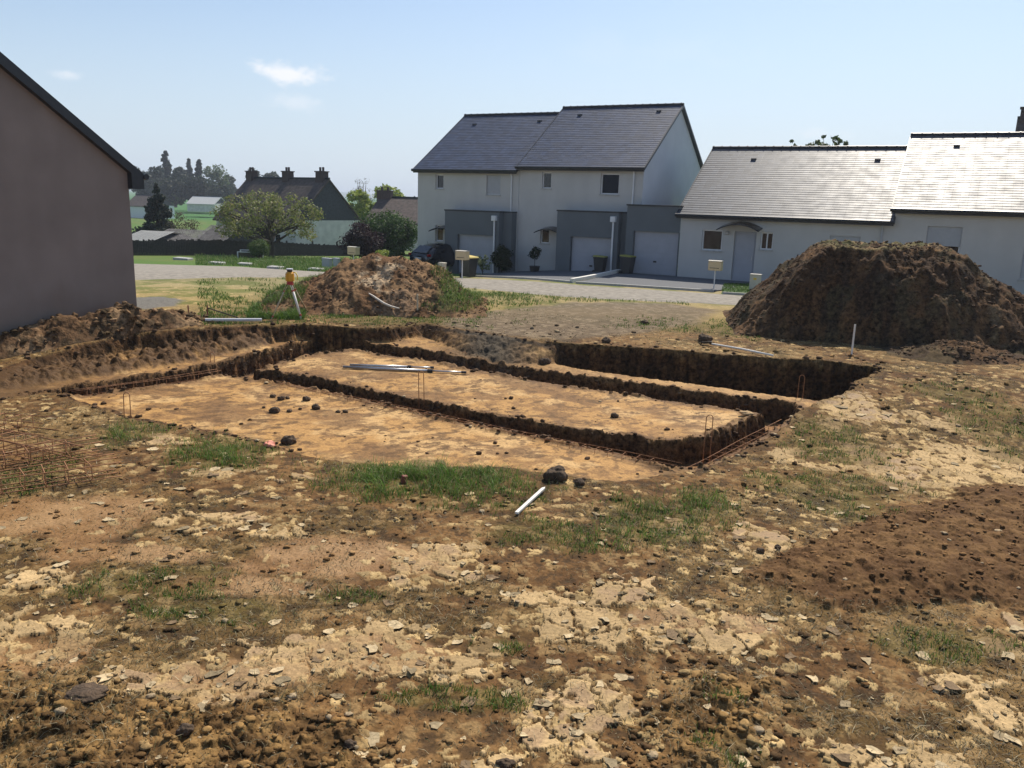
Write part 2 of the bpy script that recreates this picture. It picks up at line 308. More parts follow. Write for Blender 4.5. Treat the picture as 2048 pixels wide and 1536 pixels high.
# ------------------------------------------------------------------ materials
def mat(name, color, rough=.7, metal=0, spec=.5, noise=None, bump=0, bscale=20, tint=.15, streak=0, splash=0):
    m = bpy.data.materials.new(name); m.use_nodes = True; t = m.node_tree; b = t.nodes['Principled BSDF']
    b.inputs['Roughness'].default_value = rough; b.inputs['Metallic'].default_value = metal; b.inputs['Specular IOR Level'].default_value = spec
    b.inputs['Base Color'].default_value = (*color, 1)
    tcn = t.nodes.new('ShaderNodeTexCoord')
    if noise:
        n = t.nodes.new('ShaderNodeTexNoise'); n.inputs['Scale'].default_value = noise; n.inputs['Detail'].default_value = 6; t.links.new(tcn.outputs['Object'], n.inputs['Vector'])
        r = t.nodes.new('ShaderNodeMapRange'); r.inputs[1].default_value = .3; r.inputs[2].default_value = .7; r.inputs[3].default_value = 1-tint; r.inputs[4].default_value = 1+tint; t.links.new(n.outputs[0], r.inputs[0])
        v = t.nodes.new('ShaderNodeVectorMath'); v.operation = 'SCALE'; v.inputs[0].default_value = color; t.links.new(r.outputs[0], v.inputs['Scale']); t.links.new(v.outputs[0], b.inputs['Base Color'])
    if streak:   # rain streaks and mud splashed on the foot of the wall
        mpn = t.nodes.new('ShaderNodeMapping'); mpn.inputs['Scale'].default_value = (.8, .8, .22); t.links.new(tcn.outputs['Object'], mpn.inputs[0]); n3 = t.nodes.new('ShaderNodeTexNoise'); n3.inputs['Scale'].default_value = 2; n3.inputs['Detail'].default_value = 7; t.links.new(mpn.outputs[0], n3.inputs['Vector'])
        r3 = t.nodes.new('ShaderNodeMapRange'); r3.inputs[1].default_value = .35; r3.inputs[2].default_value = .65; r3.inputs[3].default_value = 1-streak; r3.inputs[4].default_value = 1+streak*.5; t.links.new(n3.outputs[0], r3.inputs[0])
        v3 = t.nodes.new('ShaderNodeVectorMath'); v3.operation = 'SCALE'; t.links.new(v.outputs[0], v3.inputs[0]); t.links.new(r3.outputs[0], v3.inputs['Scale']); t.links.new(v3.outputs[0], b.inputs['Base Color'])
        if splash:
            sz = t.nodes.new('ShaderNodeSeparateXYZ'); t.links.new(tcn.outputs['Object'], sz.inputs[0]); ad = t.nodes.new('ShaderNodeMath'); ad.operation = 'MULTIPLY_ADD'; t.links.new(n3.outputs[0], ad.inputs[0]); ad.inputs[1].default_value = -1.6; t.links.new(sz.outputs[2], ad.inputs[2])
            r4 = t.nodes.new('ShaderNodeMapRange'); r4.inputs[1].default_value = -.9; r4.inputs[2].default_value = .25; r4.inputs[3].default_value = splash*1.5; r4.inputs[4].default_value = 0; t.links.new(ad.outputs[0], r4.inputs[0]); mz = t.nodes.new('ShaderNodeMixRGB'); t.links.new(r4.outputs[0], mz.inputs[0]); t.links.new(v3.outputs[0], mz.inputs[1]); mz.inputs[2].default_value = (.13, .08, .045, 1); t.links.new(mz.outputs[0], b.inputs['Base Color'])
    if bump:
        n = t.nodes.new('ShaderNodeTexNoise'); n.inputs['Scale'].default_value = bscale; n.inputs['Detail'].default_value = 5; t.links.new(tcn.outputs['Object'], n.inputs['Vector'])
        bp = t.nodes.new('ShaderNodeBump'); bp.inputs['Strength'].default_value = bump; bp.inputs['Distance'].default_value = .02; t.links.new(n.outputs[0], bp.inputs['Height']); t.links.new(bp.outputs[0], b.inputs['Normal'])
    return m
def leafmat(name, transl=.35):
    """leaf / grass blade: colour per blade from the mesh, part of the light shines through"""
    m = bpy.data.materials.new(name); m.use_nodes = True; t = m.node_tree; b = t.nodes['Principled BSDF']; out = t.nodes['Material Output']
    a = t.nodes.new('ShaderNodeAttribute'); a.attribute_name = 'Col'; t.links.new(a.outputs[0], b.inputs['Base Color']); b.inputs['Roughness'].default_value = .6; b.inputs['Specular IOR Level'].default_value = .25
    tr = t.nodes.new('ShaderNodeBsdfTranslucent'); t.links.new(a.outputs[0], tr.inputs[0]); mx = t.nodes.new('ShaderNodeMixShader'); mx.inputs[0].default_value = transl
    t.links.new(b.outputs[0], mx.inputs[1]); t.links.new(tr.outputs[0], mx.inputs[2]); t.links.new(mx.outputs[0], out.inputs[0]); return m
def earthmat(name, s=1.):
    m = bpy.data.materials.new(name); m.use_nodes = True; t = m.node_tree; b = t.nodes['Principled BSDF']
    a = t.nodes.new('ShaderNodeAttribute'); a.attribute_name = 'Col'; ra = t.nodes.new('ShaderNodeAttribute'); ra.attribute_name = 'Rough'
    tcn = t.nodes.new('ShaderNodeTexCoord')
    n = t.nodes.new('ShaderNodeTexNoise'); n.inputs['Scale'].default_value = 28*s; n.inputs['Detail'].default_value = 8; n.inputs['Roughness'].default_value = .7; t.links.new(tcn.outputs['Object'], n.inputs['Vector'])
    r = t.nodes.new('ShaderNodeMapRange'); r.inputs[1].default_value = .3; r.inputs[2].default_value = .7; r.inputs[3].default_value = .62; r.inputs[4].default_value = 1.38; t.links.new(n.outputs[0], r.inputs[0])
    v = t.nodes.new('ShaderNodeVectorMath'); v.operation = 'SCALE'; t.links.new(a.outputs[0], v.inputs[0]); t.links.new(r.outputs[0], v.inputs['Scale']); t.links.new(v.outputs[0], b.inputs['Base Color'])
    t.links.new(ra.outputs['Fac'], b.inputs['Roughness']); b.inputs['Specular IOR Level'].default_value = .14
    ge = t.nodes.new('ShaderNodeNewGeometry'); sx = t.nodes.new('ShaderNodeSeparateXYZ'); t.links.new(ge.outputs['True Normal'], sx.inputs[0]); wmk = t.nodes.new('ShaderNodeMapRange'); wmk.inputs[1].default_value = .8; wmk.inputs[2].default_value = .35; t.links.new(sx.outputs[2], wmk.inputs[0])
    n2 = t.nodes.new('ShaderNodeTexNoise'); n2.inputs['Scale'].default_value = 9; n2.inputs['Detail'].default_value = 6; n2.inputs['Roughness'].default_value = .65; t.links.new(tcn.outputs['Object'], n2.inputs['Vector'])
    r2 = t.nodes.new('ShaderNodeMapRange'); r2.inputs[1].default_value = .38; r2.inputs[2].default_value = .62; r2.inputs[3].default_value = .35; r2.inputs[4].default_value = 1.7; t.links.new(n2.outputs[0], r2.inputs[0])
    m1 = t.nodes.new('ShaderNodeMix'); m1.data_type = 'FLOAT'; m1.inputs[2].default_value = 1; t.links.new(wmk.outputs[0], m1.inputs[0]); t.links.new(r2.outputs[0], m1.inputs[3]); v2 = t.nodes.new('ShaderNodeVectorMath'); v2.operation = 'SCALE'; t.links.new(v.outputs[0], v2.inputs[0]); t.links.new(m1.outputs[0], v2.inputs['Scale']); t.links.new(v2.outputs[0], b.inputs['Base Color'])
    m3 = t.nodes.new('ShaderNodeMath'); m3.operation = 'MULTIPLY'; t.links.new(n2.outputs[0], m3.inputs[0]); t.links.new(wmk.outputs[0], m3.inputs[1]); bp2 = t.nodes.new('ShaderNodeBump'); bp2.inputs['Distance'].default_value = .14; bp2.inputs['Strength'].default_value = 1; t.links.new(m3.outputs[0], bp2.inputs['Height'])
    bp = t.nodes.new('ShaderNodeBump'); bp.inputs['Strength'].default_value = .8; bp.inputs['Distance'].default_value = .012; t.links.new(bp2.outputs[0], bp.inputs['Normal']); t.links.new(n.outputs[0], bp.inputs['Height']); t.links.new(bp.outputs[0], b.inputs['Normal'])
    return m
def slatemat(name, color, rough):
    m = bpy.data.materials.new(name); m.use_nodes = True; t = m.node_tree; b = t.nodes['Principled BSDF']
    uv = t.nodes.new('ShaderNodeAttribute'); uv.attribute_name = 'uvw'
    br = t.nodes.new('ShaderNodeTexBrick'); br.inputs['Scale'].default_value = 1; br.inputs['Brick Width'].default_value = .32; br.inputs['Row Height'].default_value = .2; br.inputs['Mortar Size'].default_value = .006; br.inputs['Bias'].default_value = 0
    br.inputs['Color1'].default_value = (*[c*.72 for c in color], 1); br.inputs['Color2'].default_value = (*[c*1.3 for c in color], 1); br.inputs['Mortar'].default_value = (*[c*.35 for c in color], 1)
    t.links.new(uv.outputs['Vector'], br.inputs['Vector']); t.links.new(br.outputs['Color'], b.inputs['Base Color'])
    n = t.nodes.new('ShaderNodeTexNoise'); n.inputs['Scale'].default_value = 2.2; n.inputs['Detail'].default_value = 7; tcn = t.nodes.new('ShaderNodeTexCoord'); t.links.new(tcn.outputs['Object'], n.inputs['Vector'])
    r = t.nodes.new('ShaderNodeMapRange'); r.inputs[1].default_value = .3; r.inputs[2].default_value = .7; r.inputs[3].default_value = rough-.05; r.inputs[4].default_value = rough+.06; t.links.new(n.outputs[0], r.inputs[0]); t.links.new(r.outputs[0], b.inputs['Roughness'])
    bp = t.nodes.new('ShaderNodeBump'); bp.inputs['Strength'].default_value = .18; bp.inputs['Distance'].default_value = .01; bp.invert = True; t.links.new(br.outputs['Fac'], bp.inputs['Height']); t.links.new(bp.outputs[0], b.inputs['Normal'])
    b.inputs['IOR'].default_value = 1.46
    return m
MT = dict(
    earth=earthmat('earth'), heap=earthmat('heap_earth', .6), leaf=leafmat('leaf'), grass=leafmat('grass', .3),
    render_white=mat('white_render', (.52, .51, .49), .9, noise=1.2, tint=.05, bump=.35, bscale=45, streak=.025),
    render_grey=mat('grey_render', (.13, .145, .155), .9, noise=1.1, tint=.07, bump=.25, bscale=60),
    render_brown=mat('beige_render', (.27, .222, .19), .92, noise=.9, tint=.10, bump=.6, bscale=70, streak=.05, splash=.35),
    render_old=mat('old_render', (.66, .63, .58), .9, noise=1.5, tint=.15), slategable=mat('slate_hung', (.04, .045, .055), .7, noise=6, tint=.3),
    slate=slatemat('slate', (.036, .052, .095), .50), slate_low=slatemat('slate_light', (.065, .073, .088), .50),
    oldroof=mat('old_roof', (.085, .062, .052), .85, noise=3, tint=.4, bump=.4, bscale=12), rust=mat('rusty_steel', (.36, .17, .075), .8, noise=30, tint=.4),
    dark=mat('anthracite', (.018, .02, .024), .45, noise=8, tint=.2), zinc=mat('zinc_gutter', (.06, .065, .075), .4, metal=.3),
    white=mat('white_pvc', (.72, .72, .72), .4, noise=5, tint=.05), garage=mat('garage_door_paint', (.36, .37, .41), .55, noise=3, tint=.05), shutter=mat('shutter', (.40, .41, .43), .6, noise=6, tint=.05),
    glass=mat('window_glass', (.012, .014, .017), .06, spec=.6), curtain=mat('curtain_glass', (.05, .042, .038), .12, spec=.5, noise=3, tint=.3),
    tarmac=mat('tarmac', (.10, .105, .115), .85, noise=40, tint=.35, bump=.3, bscale=120), gravel=mat('gravel', (.27, .24, .195), .95, noise=4, tint=.28, bump=.7, bscale=30), concrete=mat('concrete', (.42, .41, .39), .85, noise=9, tint=.15),
    steel=mat('steel', (.5, .5, .5), .35, metal=.8, noise=20, tint=.1), cream=mat('cream_box', (.62, .49, .29), .5, noise=8, tint=.06), beige=mat('beige_cabinet', (.58, .53, .44), .6, noise=8, tint=.06), greyb=mat('grey_cabinet', (.42, .42, .46), .6, noise=8, tint=.06),
    binbody=mat('bin_plastic', (.025, .027, .03), .5, noise=10, tint=.1), binlid=mat('yellow_lid', (.30, .28, .05), .5, noise=10, tint=.1), binlid2=mat('bright_lid', (.65, .5, .12), .5), wood=mat('timber', (.52, .42, .26), .75, noise=14, tint=.3),
    stake=mat('painted_stake', (.78, .74, .66), .6, noise=20, tint=.12), woodlight=mat('pale_timber', (.62, .52, .36), .75, noise=14, tint=.2), red=mat('red_clamp', (.45, .04, .03), .5), redpost=mat('red_marker', (.22, .055, .04), .7, noise=30, tint=.3),
    yellow=mat('instrument_yellow', (.75, .36, .02), .45, noise=20, tint=.05), yband=mat('handle_yellow', (.9, .7, .15), .45), carpaint=mat('car_paint', (.012, .013, .018), .18, spec=.6), tyre=mat('tyre', (.015, .015, .015), .9), lamp=mat('tail_lamp', (.32, .01, .01), .2), rim=mat('rim', (.4, .4, .42), .3, metal=.8),
    plate=mat('number_plate', (.6, .6, .6), .5), bark=mat('bark', (.06, .045, .035), .9, noise=20, tint=.3), fence=mat('dark_fence', (.032, .028, .028), .85, noise=6, tint=.4), shedwood=mat('shed_boards', (.05, .05, .055), .9, noise=5, tint=.3), corr=mat('fibre_sheet', (.16, .15, .145), .9, noise=3, tint=.45, bump=.4, bscale=9),
    sheet=mat('pale_sheet', (.55, .55, .52), .7), brick=mat('red_brick', (.065, .042, .04), .9, noise=9, tint=.3), pot=mat('plant_pot', (.02, .02, .022), .5), orange=mat('orange_paint', (.72, .27, .18), .7, noise=40, tint=.3), pvc=mat('pvc_pipe', (.66, .65, .66), .45, noise=10, tint=.06), blade=mat('shovel_blade', (.04, .03, .022), .8, noise=30, tint=.3),
    hill=mat('hill', (.10, .14, .12), .95, noise=.01, tint=.3), clod=mat('clod', (.085, .055, .032), .95, noise=18, tint=.5, bump=1, bscale=40), claylump=mat('clay_lump', (.42, .28, .14), .95, noise=18, tint=.3, bump=1, bscale=40), sticker=mat('yellow_sticker', (.75, .5, .05), .5),
    tarp=mat('pale_strap', (.70, .62, .52), .7, noise=15, tint=.15))
MT['hillwood'] = MT['hill']
def tag(o, label=None, cat=None, group=None, kind=None):
    if label: o['label'] = label
    if cat: o['category'] = cat
    if group: o['group'] = group
    if kind: o['kind'] = kind
    return o
def mesh_np(name, V, Fq, m, parent=None, colr=None, rough=None, smooth=False, uvw=None):
    """V (n,3), Fq (k,3|4) arrays"""
    me = bpy.data.meshes.new(name); V = np.asarray(V, np.float32); Fq = np.asarray(Fq, np.int32); k = Fq.shape[1]
    me.vertices.add(len(V)); me.vertices.foreach_set('co', V.ravel()); me.loops.add(Fq.size); me.loops.foreach_set('vertex_index', Fq.ravel())
    me.polygons.add(len(Fq)); me.polygons.foreach_set('loop_start', np.arange(0, Fq.size, k, dtype=np.int32)); me.polygons.foreach_set('loop_total', np.full(len(Fq), k, np.int32))
    me.polygons.foreach_set('use_smooth', np.full(len(Fq), bool(smooth)))
    me.update(calc_edges=True)
    if colr is not None:
        a = me.color_attributes.new('Col', 'FLOAT_COLOR', 'POINT'); c = np.ones((len(V), 4), np.float32); c[:, :3] = colr; a.data.foreach_set('color', c.ravel())
    if rough is not None:
        a = me.attributes.new('Rough', 'FLOAT', 'POINT'); a.data.foreach_set('value', np.asarray(rough, np.float32).ravel())
    if uvw is not None:
        a = me.attributes.new('uvw', 'FLOAT_VECTOR', 'POINT'); a.data.foreach_set('vector', np.asarray(uvw, np.float32).ravel())
    me.materials.append(m); o = bpy.data.objects.new(name, me); col.objects.link(o)
    if parent: o.parent = parent
    return o
def empty(name, loc, rz=0, label=None, cat=None, group=None):
    o = bpy.data.objects.new(name, None); o.empty_display_size = .2; col.objects.link(o); o.location = tuple(loc); o.rotation_euler = (0, 0, rz); tag(o, label, cat, group); return o
class MB:
    def __init__(s): s.v = []; s.f = []
    def poly(s, pts, faces):
        b = len(s.v); s.v += [tuple(p) for p in pts]; s.f += [tuple(b+i for i in f) for f in faces]; return s
    def box(s, x0, x1, y0, y1, z0, z1, b=0):
        if b:
            P = []
            for z, i in ((z0, b), (z0+b, 0), (z1-b, 0), (z1, b)):
                P += [(x0+i, y0+i, z), (x1-i, y0+i, z), (x1-i, y1-i, z), (x0+i, y1-i, z)]
            F = [(3, 2, 1, 0), (12, 13, 14, 15)]
            for k in range(3):
                for j in range(4): F.append((k*4+j, k*4+(j+1) % 4, k*4+4+(j+1) % 4, k*4+4+j))
            return s.poly(P, F)
        return s.poly([(x0, y0, z0), (x1, y0, z0), (x1, y1, z0), (x0, y1, z0), (x0, y0, z1), (x1, y0, z1), (x1, y1, z1), (x0, y1, z1)],
                      [(3, 2, 1, 0), (4, 5, 6, 7), (0, 1, 5, 4), (1, 2, 6, 5), (2, 3, 7, 6), (3, 0, 4, 7)])
    def tube(s, pts, r, n=8, cap=True):
        pts = [np.array(p, float) for p in pts]; rs = r if hasattr(r, '__len__') else [r]*len(pts); b = len(s.v); pn = None
        for i, p in enumerate(pts):
            d = (pts[min(i+1, len(pts)-1)]-pts[max(i-1, 0)]); d = d/(np.linalg.norm(d)+1e-9)
            if pn is None:
                a = np.array([0, 0, 1.]) if abs(d[2]) < .9 else np.array([1., 0, 0]); e1 = np.cross(d, a)
            else: e1 = pn-d*(pn@d)
            e1 = e1/(np.linalg.norm(e1)+1e-9); pn = e1; e2 = np.cross(d, e1)
            for k in range(n):
                t = 2*pi*k/n; s.v.append(tuple(p+rs[i]*(cos(t)*e1+sin(t)*e2)))
        for i in range(len(pts)-1):
            for k in range(n): s.f.append((b+i*n+k, b+i*n+(k+1) % n, b+(i+1)*n+(k+1) % n, b+(i+1)*n+k))
        if cap: s.f.append(tuple(b+k for k in range(n))[::-1]); s.f.append(tuple(b+(len(pts)-1)*n+k for k in range(n)))
        return s
    def prism(s, prof, y0, y1, axis='y'):
        """profile (a,z) extruded along an axis"""
        n = len(prof); mk = (lambda a, z, t: (a, t, z)) if axis == 'y' else (lambda a, z, t: (t, a, z))
        P = [mk(a, z, y0) for a, z in prof]+[mk(a, z, y1) for a, z in prof]
        return s.poly(P, [tuple(range(n)), tuple(range(2*n-1, n-1, -1))]+[(i, n+i, n+(i+1) % n, (i+1) % n) for i in range(n)])
    def build(s, name, m, parent=None, off=(0, 0, 0), smooth=False):
        me = bpy.data.meshes.new(name); ox, oy, oz = off
        me.from_pydata([(x-ox, y-oy, z-oz) for x, y, z in s.v], [], s.f)
        import bmesh
        bm = bmesh.new(); bm.from_mesh(me); bmesh.ops.recalc_face_normals(bm, faces=bm.faces); bm.to_mesh(me); bm.free()
        me.polygons.foreach_set('use_smooth', [bool(smooth)]*len(me.polygons))
        me.materials.append(m); o = bpy.data.objects.new(name, me); col.objects.link(o)
        if parent: o.parent = parent
        return o
def gh(x, y): return float(ground(np.array([float(x)]), np.array([float(y)]))[0])

# ------------------------------------------------------------------ the ground sheet
def build_ground():
    d = [.4, 1, 1.8, 2.6, 3.3]
    while d[-1] < 46:
        x = d[-1]; st = .05 if x < 4.4 else (.0135+.0016*(x-4.4) if x < 9 else (.021+.0012*(x-9) if x < 25 else .04+.012*(x-25)))
        d.append(x+st)
    while d[-1] < 9000: d.append(d[-1]*1.05+.3)
    d = np.array(d)
    fine = np.radians(np.linspace(-46, 48, 1500)); co = np.radians(np.arange(51, 312, 4.5))
    a = np.concatenate([fine, co]); na = len(a); nd = len(d)
    A, D = np.meshgrid(a, d); X = D*np.sin(A); Y = D*np.cos(A)
    sh = X.shape; H_, C_, R_ = ground(X.ravel(), Y.ravel(), True)
    V = np.stack([X.ravel(), Y.ravel(), H_], 1)
    i, j = np.meshgrid(np.arange(nd-1), np.arange(na), indexing='ij'); j2 = (j+1) % na
    F = np.stack([i*na+j, (i+1)*na+j, (i+1)*na+j2, i*na+j2], -1).reshape(-1, 4)[:, ::-1]
    print('ground verts', len(V), 'rows', nd)
    o = mesh_np('ground', V, F, MT['earth'], colr=C_, rough=R_, smooth=True); tag(o, kind='structure'); return o
build_ground()
# ------------------------------------------------------------------ roads, drives, kerbs (sheets that follow the land)
def strip(name, top, low, m, dz=.02, jit=0., nx=260, ny=14, kind='structure', sample=True, edge=.04):
    def res(p):
        p = np.array(p, float); s = np.concatenate([[0], np.cumsum(np.hypot(*np.diff(p, axis=0).T))]); q = np.linspace(0, s[-1], nx)
        return np.stack([np.interp(q, s, p[:, 0]), np.interp(q, s, p[:, 1])], 1)
    A, B = res(top), res(low); t = np.linspace(0, 1, ny)[:, None, None]
    P = A[None]*(1-t)+B[None]*t
    if jit:
        q = np.arange(nx)*.13
        for r, sg, sd in ((slice(0, 1), 1, 3), (slice(-1, None), -1, 8)):
            P[r] += (fbm(P[r][..., 0]*1., P[r][..., 1], .9, 4, sd)[..., None]-.5)*np.array([0, jit*2])*sg
    X, Y = P[..., 0], P[..., 1]; Z = ground(X.ravel(), Y.ravel()).reshape(X.shape) if sample else N0(X, Y)
    Z = Z+dz; Z[0] -= edge; Z[-1] -= edge
    V = np.stack([X, Y, Z], -1).reshape(-1, 3); i, j = np.meshgrid(np.arange(ny-1), np.arange(nx-1), indexing='ij')
    F = np.stack([i*nx+j, (i+1)*nx+j, (i+1)*nx+j+1, i*nx+j+1], -1).reshape(-1, 4)
    o = mesh_np(name, V, F, m, smooth=True); tag(o, kind=kind); return o
strip('gravel_road', ROADT, ROADL, MT['gravel'], .03, .35, 420, 18, sample=False)
UD = np.array([.8796, -.4757]); ND = np.array([-.4757, -.8796]); OO = gp(1354, 553.5, 0)[:2]; RZ = math.atan2(-.4757, .8796)
def W(u, v, z=0.):
    p = OO+UD*u+ND*v; return (p[0], p[1], z)
W2 = lambda u, v: W(u, v)[:2]
K = [G2(925, 553), G2(1143, 566), G2(1152, 567), G2(1427, 584)]
strip('driveway', [W2(-10.2, -1.0), W2(-3.1, -1.0)], [K[0], K[1]], MT['tarmac'], .05, 0, 60, 20, sample=False)
strip('driveway', [W2(-2.95, .02), W2(4.6, .02)], [K[2], K[3]], MT['tarmac'], .05, 0, 60, 20, sample=False)
def curb(name, a, b, w_, h_, m=None, n=14):
    a = np.array(a); b = np.array(b); d = (b-a)/np.linalg.norm(b-a); e = np.array([-d[1], d[0]])*w_/2; V = []; F = []
    for i in range(n):
        p = a+(b-a)*i/(n-1); z = float(N0(np.array(p[0]), np.array(p[1])))
        V += [(p[0]-e[0], p[1]-e[1], z-.1), (p[0]-e[0], p[1]-e[1], z+h_), (p[0]+e[0], p[1]+e[1], z+h_), (p[0]+e[0], p[1]+e[1], z-.1)]
    for i in range(n-1):
        for k in range(4): F.append((i*4+k, i*4+(k+1) % 4, (i+1)*4+(k+1) % 4, (i+1)*4+k))
    F += [(0, 3, 2, 1), (4*n-4, 4*n-3, 4*n-2, 4*n-1)]
    mb = MB(); mb.poly(V, F); return tag(mb.build(name, m or MT['concrete']), kind='structure')
curb('kerb', K[0], K[1], .14, .09); curb('kerb', K[2], K[3], .14, .09)
curb('kerb', K[1], W2(-3.02, .0), .18, .20, MT['stake'])
curb('kerb', G2(1445, 588), G2(1512, 592), .10, .09)
strip('lawn', [W2(2.9, 1.2), W2(7.4, 1.0)], [G2(1442, 588), G2(1545, 594)], MT['earth'], .05, 0, 60, 12)
lw = bpy.data.objects['lawn']; lw.data.materials[0] = mat('lawn_green', (.07, .12, .025), .9, noise=9, tint=.35)

# ------------------------------------------------------------------ houses
def wall_holes(u0, u1, z0, z1, holes, y, dep=.16, thick=.25):
    """wall face in the local plane y with rectangular holes and their reveals"""
    us = sorted({u0, u1, *[h[0] for h in holes], *[h[1] for h in holes]}); zs = sorted({z0, z1, *[h[2] for h in holes], *[h[3] for h in holes]}); mb = MB()
    for i in range(len(us)-1):
        for j in range(len(zs)-1):
            cu, cz = (us[i]+us[i+1])/2, (zs[j]+zs[j+1])/2
            if any(h[0] < cu < h[1] and h[2] < cz < h[3] for h in holes): continue
            mb.poly([(us[i], y, zs[j]), (us[i+1], y, zs[j]), (us[i+1], y, zs[j+1]), (us[i], y, zs[j+1])], [(0, 1, 2, 3)])
    for a, b, c, d in holes:
        q = [(a, c), (b, c), (b, d), (a, d)]
        for k in range(4):
            (p, r), (s_, t) = q[k], q[(k+1) % 4]
            mb.poly([(p, y, r), (s_, y, t), (s_, y+dep, t), (p, y+dep, r)], [(0, 1, 2, 3)])
    return mb
def window(root, off, a, b, c, d, y, dep=.16, kind='glass', mullion=False, sill=True, shutter=0):
    fr = MB(); t = .06; yy = y+dep
    for bx in ((a, a+t, c, d), (b-t, b, c, d), (a+t, b-t, c, c+t), (a+t, b-t, d-t, d)): fr.box(bx[0], bx[1], yy-.05, yy+.04, bx[2], bx[3])
    if mullion: fr.box((a+b)/2-.03, (a+b)/2+.03, yy-.045, yy+.03, c+t, d-t)
    f = fr.build('window', MT['white'], root, off)
    MB().box(a+t, b-t, yy+.0, yy+.02, c+t, d-t).build('pane', MT[kind], f, (0, 0, 0) if False else off).location = (0, 0, 0)
    if sill: MB().box(a-.05, b+.05, y-.05, y+dep-.05, c-.07, c-.002).build('sill', MT['concrete'], f, off)
    if shutter:
        sb = MB(); z = d-.01; n = max(2, int((d-c)*shutter/.09))
        for k in range(n): sb.box(a+.01, b-.01, y+dep*.45, y+dep*.45+.012, z-.086, z-.004); z -= .09
        sb.box(a+.01, b-.01, y+dep*.47, y+dep*.47+.01, z, d-.005)
        sb.build('roller_shutter', MT['shutter'], f, off)
    return f
def garage_door(root, off, a, b, c, d, y):
    g = MB(); g.box(a+.02, b-.02, y, y+.05, c+.01, d-.02); n = 8; h = (d-c)/n
    for k in range(n): g.box(a+.04, b-.04, y-.014, y-.001, c+.03+k*h, c+k*h+h-.012)
    o = g.build('garage_door', MT['garage'], root, off); MB().box((a+b)/2-.09, (a+b)/2+.07, y-.05, y-.015, c+.62, c+.70, .012).build('handle', MT['dark'], o, off)
def roof(root, off, u0, u1, ye, yr, ze, zr, mm, name='roof', th=.14, vents=()):
    """two slopes of slates laid in courses; returns the roof part"""
    yb = 2*yr-ye; run = yr-ye; L = math.hypot(run, zr-ze); nc = int(L/.2); V = []; F = []; UV = []
    for side in (0, 1):
        sgn = 1 if side == 0 else -1; y0 = ye if side == 0 else yb
        nz = np.array([-sgn*(zr-ze), run])/L
        for k in range(nc):
            s0, s1 = k*L/nc, (k+1)*L/nc+.02
            if k == nc-1: s1 = L
            for (s, lift) in ((s0, .013), (s1, .002), (s0, -.01)):
                y = y0+sgn*s/L*run+nz[0]*lift; z = ze+s/L*(zr-ze)+nz[1]*lift
                for u in (u0, u1): V.append((u, y, z)); UV.append((u+(k % 2)*.16, (k+.5)*.2+.08*(1 if s == s1 else -1)*.9, 0))
            b = len(V)-6; F += [(b, b+1, b+3, b+2), (b+4, b+5, b+1, b)]
    sl = mesh_np(name, np.array(V)-np.array(off), np.array(F), MT[mm], root, uvw=UV)
    bd = MB(); bd.prism([(ye, ze-.02), (yr, zr-.02), (yb, ze-.02), (yb, ze-th), (yr, zr-th*1.2), (ye, ze-th)], u0+.01, u1-.01, 'x').build('roof_deck', MT['zinc'], sl, off)
    vb = MB()
    for uu in (u0-.03, u1-.03):
        vb.prism([(ye, ze+.02), (yr, zr+.035), (yb, ze+.02), (yb, ze-.12), (yr, zr-.12), (ye, ze-.12)], uu, uu+.06, 'x')
    vb.build('verge', MT['dark'], sl, off)
    rb = MB(); rb.tube([(u0-.02, yr, zr+.03), (u1+.02, yr, zr+.03)], .085, 8)
    x = u0
    while x < u1: rb.tube([(x, yr, zr+.035), (x+.06, yr, zr+.035)], .10, 8); x += .45
    rb.build('ridge_tiles', MT['dark'], sl, off)
    gb = MB(); gb.tube([(u0-.05, ye-.07, ze-.05), (u1+.05, ye-.07, ze-.05)], .08, 8); gb.box(u0, u1, ye-.01, ye+.02, ze-.20, ze-.03); gb.build('gutter', MT['dark'], sl, off)
    for u, s in vents:
        y = ye+s*run; z = ze+s*(zr-ze); v = MB(); v.box(u-.13, u+.13, y-.10, y+.06, z-.03, z+.045); v.build('roof_vent', MT['dark'], sl, off)
    return sl
def shell(root, off, u0, u1, yf, yb, z0, zw, yr, zr, m, gable=(1, 1)):
    """side and back walls, gables"""
    mb = MB()
    for u, g in ((u0, gable[0]), (u1, gable[1])):
        mb.poly([(u, yf, z0), (u, yb, z0), (u, yb, zw), (u, yr, zr), (u, yf, zw)], [(0, 1, 2, 3, 4)])
    mb.poly([(u0, yb, z0), (u1, yb, z0), (u1, yb, zw), (u0, yb, zw)], [(0, 1, 2, 3)]); return mb
def downpipe(root, off, u, y, z0, z1, collar=False, m='white'):
    p = MB(); p.tube([(u, y-.24, z1+.02), (u, y-.2, z1-.08), (u, y-.07, z1-.3), (u, y-.07, z0)], .045, 8)
    if collar: p = MB(); p.tube([(u, y-.09, z1-.2), (u, y-.09, z0)], .05, 8); p.box(u-.13, u+.13, y-.22, y-.002, z1-.30, z1-.02, .015)
    p.build('downpipe', MT[m], root, off)
